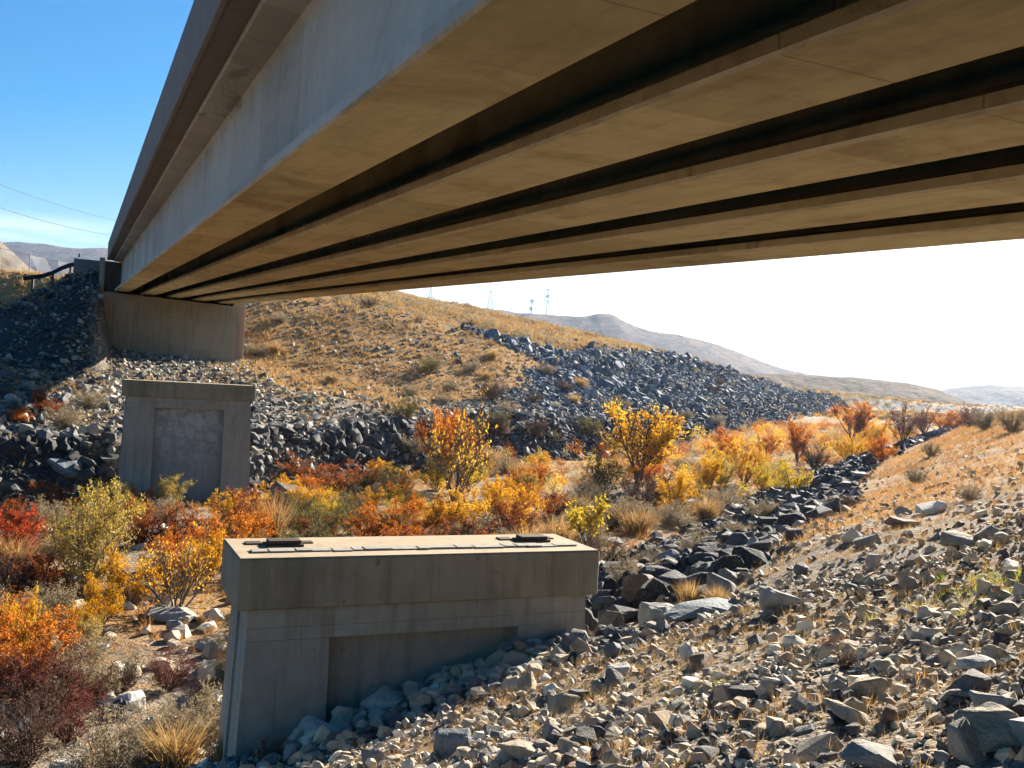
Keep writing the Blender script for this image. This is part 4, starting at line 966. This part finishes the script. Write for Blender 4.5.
# abutment, in bridge coordinates
ab = empty('bridge_abutment', (*st(5.5, 75.5), 0), BA); tag(ab, 'concrete abutment wall carrying the far end of the bridge above the far pier', 'abutment')
def in_root(name, bm, mat, root, off, bevel=0):
    for v in bm.verts: v.co -= Vector(off)
    return bm_obj(name, bm, mat, root, bevel=bevel)
OFF = (5.5, 75.5, 0)
bm = bmesh.new(); v = bx(bm, .95, 10.75, 74.4, 77.3, -3, 0)
for q in (4, 5, 6, 7): v[q].co.z = zb(v[q].co.x, 74.5) - .14
in_root('stem_wall', bm, M_ABUT, ab, OFF)
bm = bmesh.new(); v = bx(bm, 1.302, 10.398, 76.3, 77.1, 0, 0)
for q, vv in enumerate(v): vv.co.z = zb(vv.co.x, 75.5) + (-.12 if q < 4 else 2.2)
in_root('back_wall', bm, M_ABUT, ab, OFF)
bm = bmesh.new(); v = bx(bm, .95, 1.3, 74.4, 77.3, 0, 0)
for q, vv in enumerate(v): vv.co.z = zb(1, 74.5) + (-.137 if q < 4 else 2.27)
in_root('side_wall', bm, M_ABUT, ab, OFF)
bm = bmesh.new(); v = bx(bm, 10.4, 10.75, 74.4, 77.3, 0, 0)
for q, vv in enumerate(v): vv.co.z = zb(10.4, 74.5) + (-.137 if q < 4 else 2.2)
in_root('side_wall', bm, M_ABUT, ab, OFF)
for i in range(5):
    c = 2.515 + SP * i; z = zb(c, 74.9); bm = bmesh.new(); bx(bm, c - .3, c + .3, 74.6, 75.2, z - .138, z - .002)
    in_root('bearing_pad', bm, M_DARKST, ab, OFF)
bm = bmesh.new(); bx(bm, -.75, .93, 75.7, 76.2, .2, zb(1, 75.5) + 2.1); in_root('wing_wall', bm, M_WING, ab, OFF, .02)
bm = bmesh.new(); bx(bm, 10.78, 11.45, 75.5, 76.3, -2.5, zb(10.4, 75.5) + .35); in_root('wing_wall', bm, M_WINGR, ab, OFF, .02)
nab = empty('rear_abutment', (*st(6, -17.5), 0), BA); tag(nab, 'rear abutment behind the viewpoint carrying the near end of the bridge', 'abutment')
bm = bmesh.new(); bx(bm, .9, 11, -18.5, -16.4, -4, zb(6, -17) - .2); in_root('stem_wall', bm, M_ABUT, nab, (6, -17.5, 0))
# ------------------------------------------------------------------ piers
def pier(name, s0, t0, ztop, zbot, label, patched, near):
    L = 5.46; D = 1.56
    root = empty(name, (*st(s0 + L / 2, t0 + D / 2), ztop), BA); tag(root, label, 'pier')
    hx, hy = L / 2, D / 2; ch = .695
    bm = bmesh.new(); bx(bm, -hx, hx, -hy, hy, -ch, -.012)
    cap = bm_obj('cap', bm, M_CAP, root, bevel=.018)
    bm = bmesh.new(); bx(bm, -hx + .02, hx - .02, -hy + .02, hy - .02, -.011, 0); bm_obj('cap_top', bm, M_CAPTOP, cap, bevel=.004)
    # stem: battered block with a recessed panel on the front and back
    H = -(zbot - ztop); ph = 1.13; dep = .28; a0 = hx - .17; b0 = hy - .09; bt = .035
    bm = bmesh.new()
    def lvl(z):
        e = bt * (-z - ch); return a0 + e, b0 + e * .7
    def blk(x0f, x1f, y0f, y1f, z1, z0):
        v = []
        for z in (z0, z1):
            A, B = lvl(z); e = A - a0; eb = B - b0
            X0 = x0f - (e if x0f <= -a0 + 1e-6 else 0); X1 = x1f + (e if x1f >= a0 - 1e-6 else 0)
            Y0 = y0f - (eb if abs(y0f) >= b0 - 1e-6 else 0); Y1 = y1f + (eb if abs(y1f) >= b0 - 1e-6 else 0)
            v += [bm.verts.new(p) for p in ((X0, Y0, z), (X1, Y0, z), (X1, Y1, z), (X0, Y1, z))]
        for f in ((3, 2, 1, 0), (4, 5, 6, 7), (0, 1, 5, 4), (1, 2, 6, 5), (2, 3, 7, 6), (3, 0, 4, 7)): bm.faces.new([v[i] for i in f])
    blk(-a0, a0, -b0, b0, -ch - .001, -ph)          # head beam
    blk(-a0, -1.44, -b0, b0, -ph - .004, -H); blk(1.44, a0, -b0, b0, -ph - .004, -H)
    stem = bm_obj('stem', bm, M_PIER, root)
    bm = bmesh.new(); bx(bm, -1.438, 1.438, -b0 + dep, b0 - dep, -H, -ph - .002)
    bm_obj('recessed_panel', bm, M_PANEL if patched else M_PIER, root)
    bm = bmesh.new()
    for sx in (-1,):
        A, B = lvl(-H); v = bx(bm, -a0 - .035, -a0 + .01, -.10, .04, -H, -ch - .01)
        for q in range(4): v[q].co.x -= (A - a0)
    bm_obj('drain_rib', bm, M_PIER, root)
    if near:
        for px_ in (-1.98, 1.98):
            bm = bmesh.new(); bx(bm, px_ - .27, px_ + .27, -.02, .30, .002, .035); bx(bm, px_ - .22, px_ + .24, .02, .27, .037, .085)
            bm_obj('bearing_plate', bm, M_RUST, root, bevel=.006)
            bm = bmesh.new(); bx(bm, px_ - .5, px_ - .28, .22, .42, .002, .022); bx(bm, px_ + .29, px_ + .46, .24, .40, .002, .018); bm_obj('rust_flake', bm, M_RUST, root)
        r = random.Random(3); bm = bmesh.new(); x = -2.5
        while x < 2.5:
            w = r.uniform(.12, .5); y0 = -.42 + r.uniform(-.02, .02); bx(bm, x, min(x + w, 2.52), y0, y0 + r.uniform(.17, .25), .002, .018 + r.uniform(0, .012)); x += w + r.choice([.003, .006, .03])
        bm_obj('grout_strip', bm, M_GROUT, root)
    return root
pier('concrete_pier', 2.04, 12.8, -2.5, -6.6, 'near old concrete bridge pier with empty flat cap and rusty bearing plates', False, True)
pier('concrete_pier', 1.73, 43.2, -.74, -7.2, 'far old concrete bridge pier with a whitish patched panel under the bridge end', True, False)
# ------------------------------------------------------------------ left bank furniture
fen = empty('chain_link_fence', (-40, 72, 6)); tag(fen, 'pale chain link fence along the embankment top at the left edge', 'fence')
fp = [(-70, 77, 0), (-35, 79, 0), (0, 81, 0), (30, 84, 0), (58, 88, 0), (84, 93, 0)]
pts = []
for px, D, _ in fp:
    mx, mz = ray(px, 255); x = mx * D; pts.append((x, D, float(height(x, D))))
Lx, Ly, Lz = fen.location
wp, wr = [], []
for i, (x, y, z) in enumerate(pts):
    V, Q = tubes([np.array([(x - Lx, y - Ly, z - Lz - .3), (x - Lx, y - Ly, z - Lz + 2.05)])], [np.array([.045, .045])], 8)
    link('post', mesh_from('post', V, Q, [M_STEEL], None, True), fen)
for (x0, y0, z0), (x1, y1, z1) in zip(pts, pts[1:]):
    L = math.hypot(x1 - x0, y1 - y0); n = int(L / .19)
    for k in range(n + 1):
        for sg in (1, -1):
            a = k / n; b = a + sg * 1.9 / L
            if not 0 <= b <= 1: continue
            f = lambda q, h: (x0 + (x1 - x0) * q - Lx, y0 + (y1 - y0) * q - Ly, z0 + (z1 - z0) * q + h - Lz)
            wp.append(np.array([f(a, .05), f(b, 1.95)])); wr.append(np.array([.016, .016]))
    f = lambda q, h: (x0 + (x1 - x0) * q - Lx, y0 + (y1 - y0) * q - Ly, z0 + (z1 - z0) * q + h - Lz)
    wp.append(np.array([f(0, 1.98), f(1, 1.98)])); wr.append(np.array([.025, .025]))
V, Q = tubes(wp, wr, 3); link('wire_mesh', mesh_from('wire_mesh', V, Q, [M_STEEL], None, False), fen)
# guard rail bending down to the left of the abutment
gr = empty('guard_rail', (*st(-1.2, 75.6), 6.2), 0); tag(gr, 'dark curved guard rail running down from the wing wall at upper left', 'guard rail')
gl = gr.location; path = []
for px, py, D in ((24, 277, 69), (32, 276, 69.5), (42, 275, 70), (52, 272, 70.5), (62, 267, 71), (70, 264, 71.5), (79, 262.5, 72)):
    mx, mz = ray(px, py); path.append((mx * D - gl.x, D - gl.y, mz * D - gl.z))
path = np.array(path); V, Q = tubes([path, path + np.array([0, 0, -.16])], [np.full(len(path), .085), np.full(len(path), .085)], 8)
link('rail', mesh_from('rail', V, Q, [M_DARKST], None, True), gr)
for k in (1, 3, 5):
    p = path[k]; gz = float(height(p[0] + gl.x, p[1] + gl.y)) - gl.z
    bm = bmesh.new(); bx(bm, p[0] - .07, p[0] + .07, p[1] + .1, p[1] + .25, gz - .3, p[2] + .05); bm_obj('post', bm, M_DARKST, gr)
mx, mz = ray(79, 262); D = 72.3; mk = empty('marker_post', (mx * D, D, float(height(mx * D, D)))); tag(mk, 'slim white marker post with dark cap beside the wing wall', 'marker post')
top = mz * D + .35 - mk.location.z
bm = bmesh.new(); bx(bm, -.05, .05, -.02, .02, -.2, max(top, .8)); bm_obj('post', bm, M_WHITE, mk)
bm = bmesh.new(); bx(bm, -.06, .06, -.03, .03, max(top, .8) + .002, max(top, .8) + .28); bm_obj('cap', bm, M_DARKST, mk, bevel=.01)
# power cables across the left sky
for (a, b, lab) in (((-60, 160), (135, 224), 'upper thin power cable crossing the left sky'), ((-60, 186), (120, 236), 'lower thin power cable crossing the left sky')):
    m0, m1 = ray(*a), ray(*b); D0, D1 = 150, 230; pp = []
    for k in range(21):
        f = k / 20; D = D0 + (D1 - D0) * f; X = m0[0] * D0 * (1 - f) + m1[0] * D1 * f; Z = m0[1] * D0 * (1 - f) + m1[1] * D1 * f - 1.2 * 4 * f * (1 - f); pp.append((X, D, Z))
    V, Q = tubes([np.array(pp)], [np.full(21, .05)], 4); tag(link('power_cable', mesh_from('power_cable', V, Q, [M_WIRE], None, True)), lab, 'power cable')
# things on the ridge skyline
def pylon(px, py, hp, D, lab):
    mx, mz = ray(px, py); h = hp * D / F; root = empty('pylon', (mx * D, D, mz * D - 3)); tag(root, lab, 'pylon'); h += 3
    pa, ra = [], []
    for sx in (-1, 1):
        for sy in (-1, 1): pa.append(np.array([(sx * h * .12, sy * h * .12, 0), (sx * h * .02, sy * h * .02, h * .7), (0, 0, h)])); ra.append(np.array([.25, .2, .15]))
    for k in range(7):
        z0, z1 = h * k * .1, h * (k + 1) * .1; w0, w1 = h * (.12 - .0135 * k), h * (.1065 - .0135 * k)
        for sy in (-1, 1): pa += [np.array([(-w0, sy * w0, z0), (w1, sy * w1, z1)]), np.array([(w0, sy * w0, z0), (-w1, sy * w1, z1)])]; ra += [np.array([.14, .14])] * 2
    V, Q = tubes(pa, ra, 4); link('lattice_tower', mesh_from('lattice_tower', V, Q, [M_STEEL]), root)
    pa = [np.array([(-h * .2, 0, h * z), (h * .2, 0, h * z)]) for z in (.68, .8, .92)]; V, Q = tubes(pa, [np.array([.22, .22])] * 3, 4); link('crossarms', mesh_from('crossarms', V, Q, [M_STEEL]), root)
pylon(430, 303, 22, 1100, 'faint lattice pylon on the ridge, leftmost, half behind the girder')
pylon(490, 309, 27, 1100, 'faint lattice pylon on the ridge between the leftmost one and the two trees')
M_FAR = leafmat('far_pine_leaves', [(0, (.03, .05, .04)), (1, (.07, .10, .07))], .3)
for px, py, hp, lab, sd in ((531, 316, 22, 'lower lopsided thin tree on the ridge skyline', 1), (546, 317, 30, 'taller thin tree on the ridge skyline', 2)):
    D = 1090; mx, mz = ray(px, py); h = hp * D / F; root = empty('pine_tree', (mx * D, D, mz * D - 2)); tag(root, lab, 'tree')
    r = np.random.default_rng(sd); V, Q = tubes([np.array([(0, 0, 0), (.2, 0, h * .5), (.0, .2, h)])], [np.array([.6, .4, .15])], 6); link('trunk', mesh_from('trunk', V, Q, [M_BARK], None, True), root)
    n = 420; z = r.uniform(.25, 1, n); cl = fbm(z * 9 + sd * 5, z * 0 + sd, 3, 7) > -.12; z = z[cl]; n = len(z); a = r.uniform(0, 6.28, n); rad = h * .16 * r.uniform(0, 1, n) ** .5 * (1.15 - z * .6)
    Pp = np.stack([np.cos(a) * rad + (.1 * h * (z - .6) if sd == 1 else 0), np.sin(a) * rad, z * h], 1); LV, LQ = leaf_quads(Pp, 1.5, .8, r)
    link('crown', mesh_from('crown', LV, LQ, [M_FAR], [('tone', 'FACE', r.uniform(size=n))]), root)
# ------------------------------------------------------------------ air, sky, sun
HAZE = True
if HAZE:
    bm = bmesh.new(); bx(bm, -17000, 17000, -4000, 17500, -160, 330)
    hz = bm_obj('haze', bm, bpy.data.materials.new('haze_air')); hm = hz.data.materials[0]; hm.use_nodes = True; nt = hm.node_tree; nt.nodes.clear()
    out = nt.nodes.new('ShaderNodeOutputMaterial'); pv = nt.nodes.new('ShaderNodeVolumePrincipled'); pv.inputs['Color'].default_value = (.55, .72, 1, 1); pv.inputs['Density'].default_value = 1.3e-4
    pv.inputs['Anisotropy'].default_value = .35
    nt.links.new(pv.outputs[0], out.inputs['Volume']); tag(hz, kind='stuff')
EL, AZ = 24.0, 32.0
w = bpy.data.worlds.new('World'); SC.world = w; w.use_nodes = True; nt = w.node_tree; nt.nodes.clear(); n = N(nt)
out = nt.nodes.new('ShaderNodeOutputWorld'); sky = nt.nodes.new('ShaderNodeTexSky'); sky.sky_type = 'NISHITA'; sky.sun_disc = False
sky.sun_elevation = R(EL); sky.sun_rotation = R(AZ); sky.altitude = 300; sky.air_density = 1.1; sky.dust_density = 1.0; sky.ozone_density = 3.0
gen = n('ShaderNodeTexCoord').outputs['Generated']; sep = n('ShaderNodeSeparateXYZ', {0: gen})
cl = n.noise(gen, 3.2, 7, .6, sc=(1, 1, 9)); band = n.ramp(sep.outputs[2], [(.075, (0, 0, 0)), (.095, (1, 1, 1)), (.11, (1, 1, 1)), (.135, (0, 0, 0))])
cm = n.math('MULTIPLY', n.ramp(cl, [(.42, (0, 0, 0)), (.62, (1, 1, 1))]), band)
colr = n.mix(n.math('MULTIPLY', cm, .75), n('ShaderNodeHueSaturation', {'Saturation': 1.75, 'Value': .78, 'Color': sky.outputs[0]}).outputs[0], (7.5, 7.8, 8.2))
bg = n('ShaderNodeBackground', {'Color': colr, 'Strength': .055}); nt.links.new(bg.outputs[0], out.inputs[0])
sun = bpy.data.lights.new('sun', 'SUN'); so = bpy.data.objects.new('sun', sun); COL.objects.link(so)
sun.energy = 4.8; sun.angle = R(.5); sun.color = (1.0, .91, .77)
d = Vector((math.cos(R(EL)) * math.sin(R(AZ)), math.cos(R(EL)) * math.cos(R(AZ)), math.sin(R(EL))))
so.rotation_euler = d.to_track_quat('Z', 'Y').to_euler(); so.location = d * 60
vs = SC.view_settings; vs.view_transform = 'Standard'; vs.look = 'None'; vs.gamma = 1; vs.exposure = 1.85; vs.use_curve_mapping = False
SC.cycles.max_bounces = 6; SC.cycles.diffuse_bounces = 1; SC.cycles.transmission_bounces = 4; SC.cycles.volume_bounces = 0; SC.cycles.use_denoising = True
SC.cycles.use_adaptive_sampling = True; SC.cycles.adaptive_threshold = .02
print('objects', len(SC.objects), 'rocks', len(rx), 'filler', n_f, 'hillbrush', len(hx))
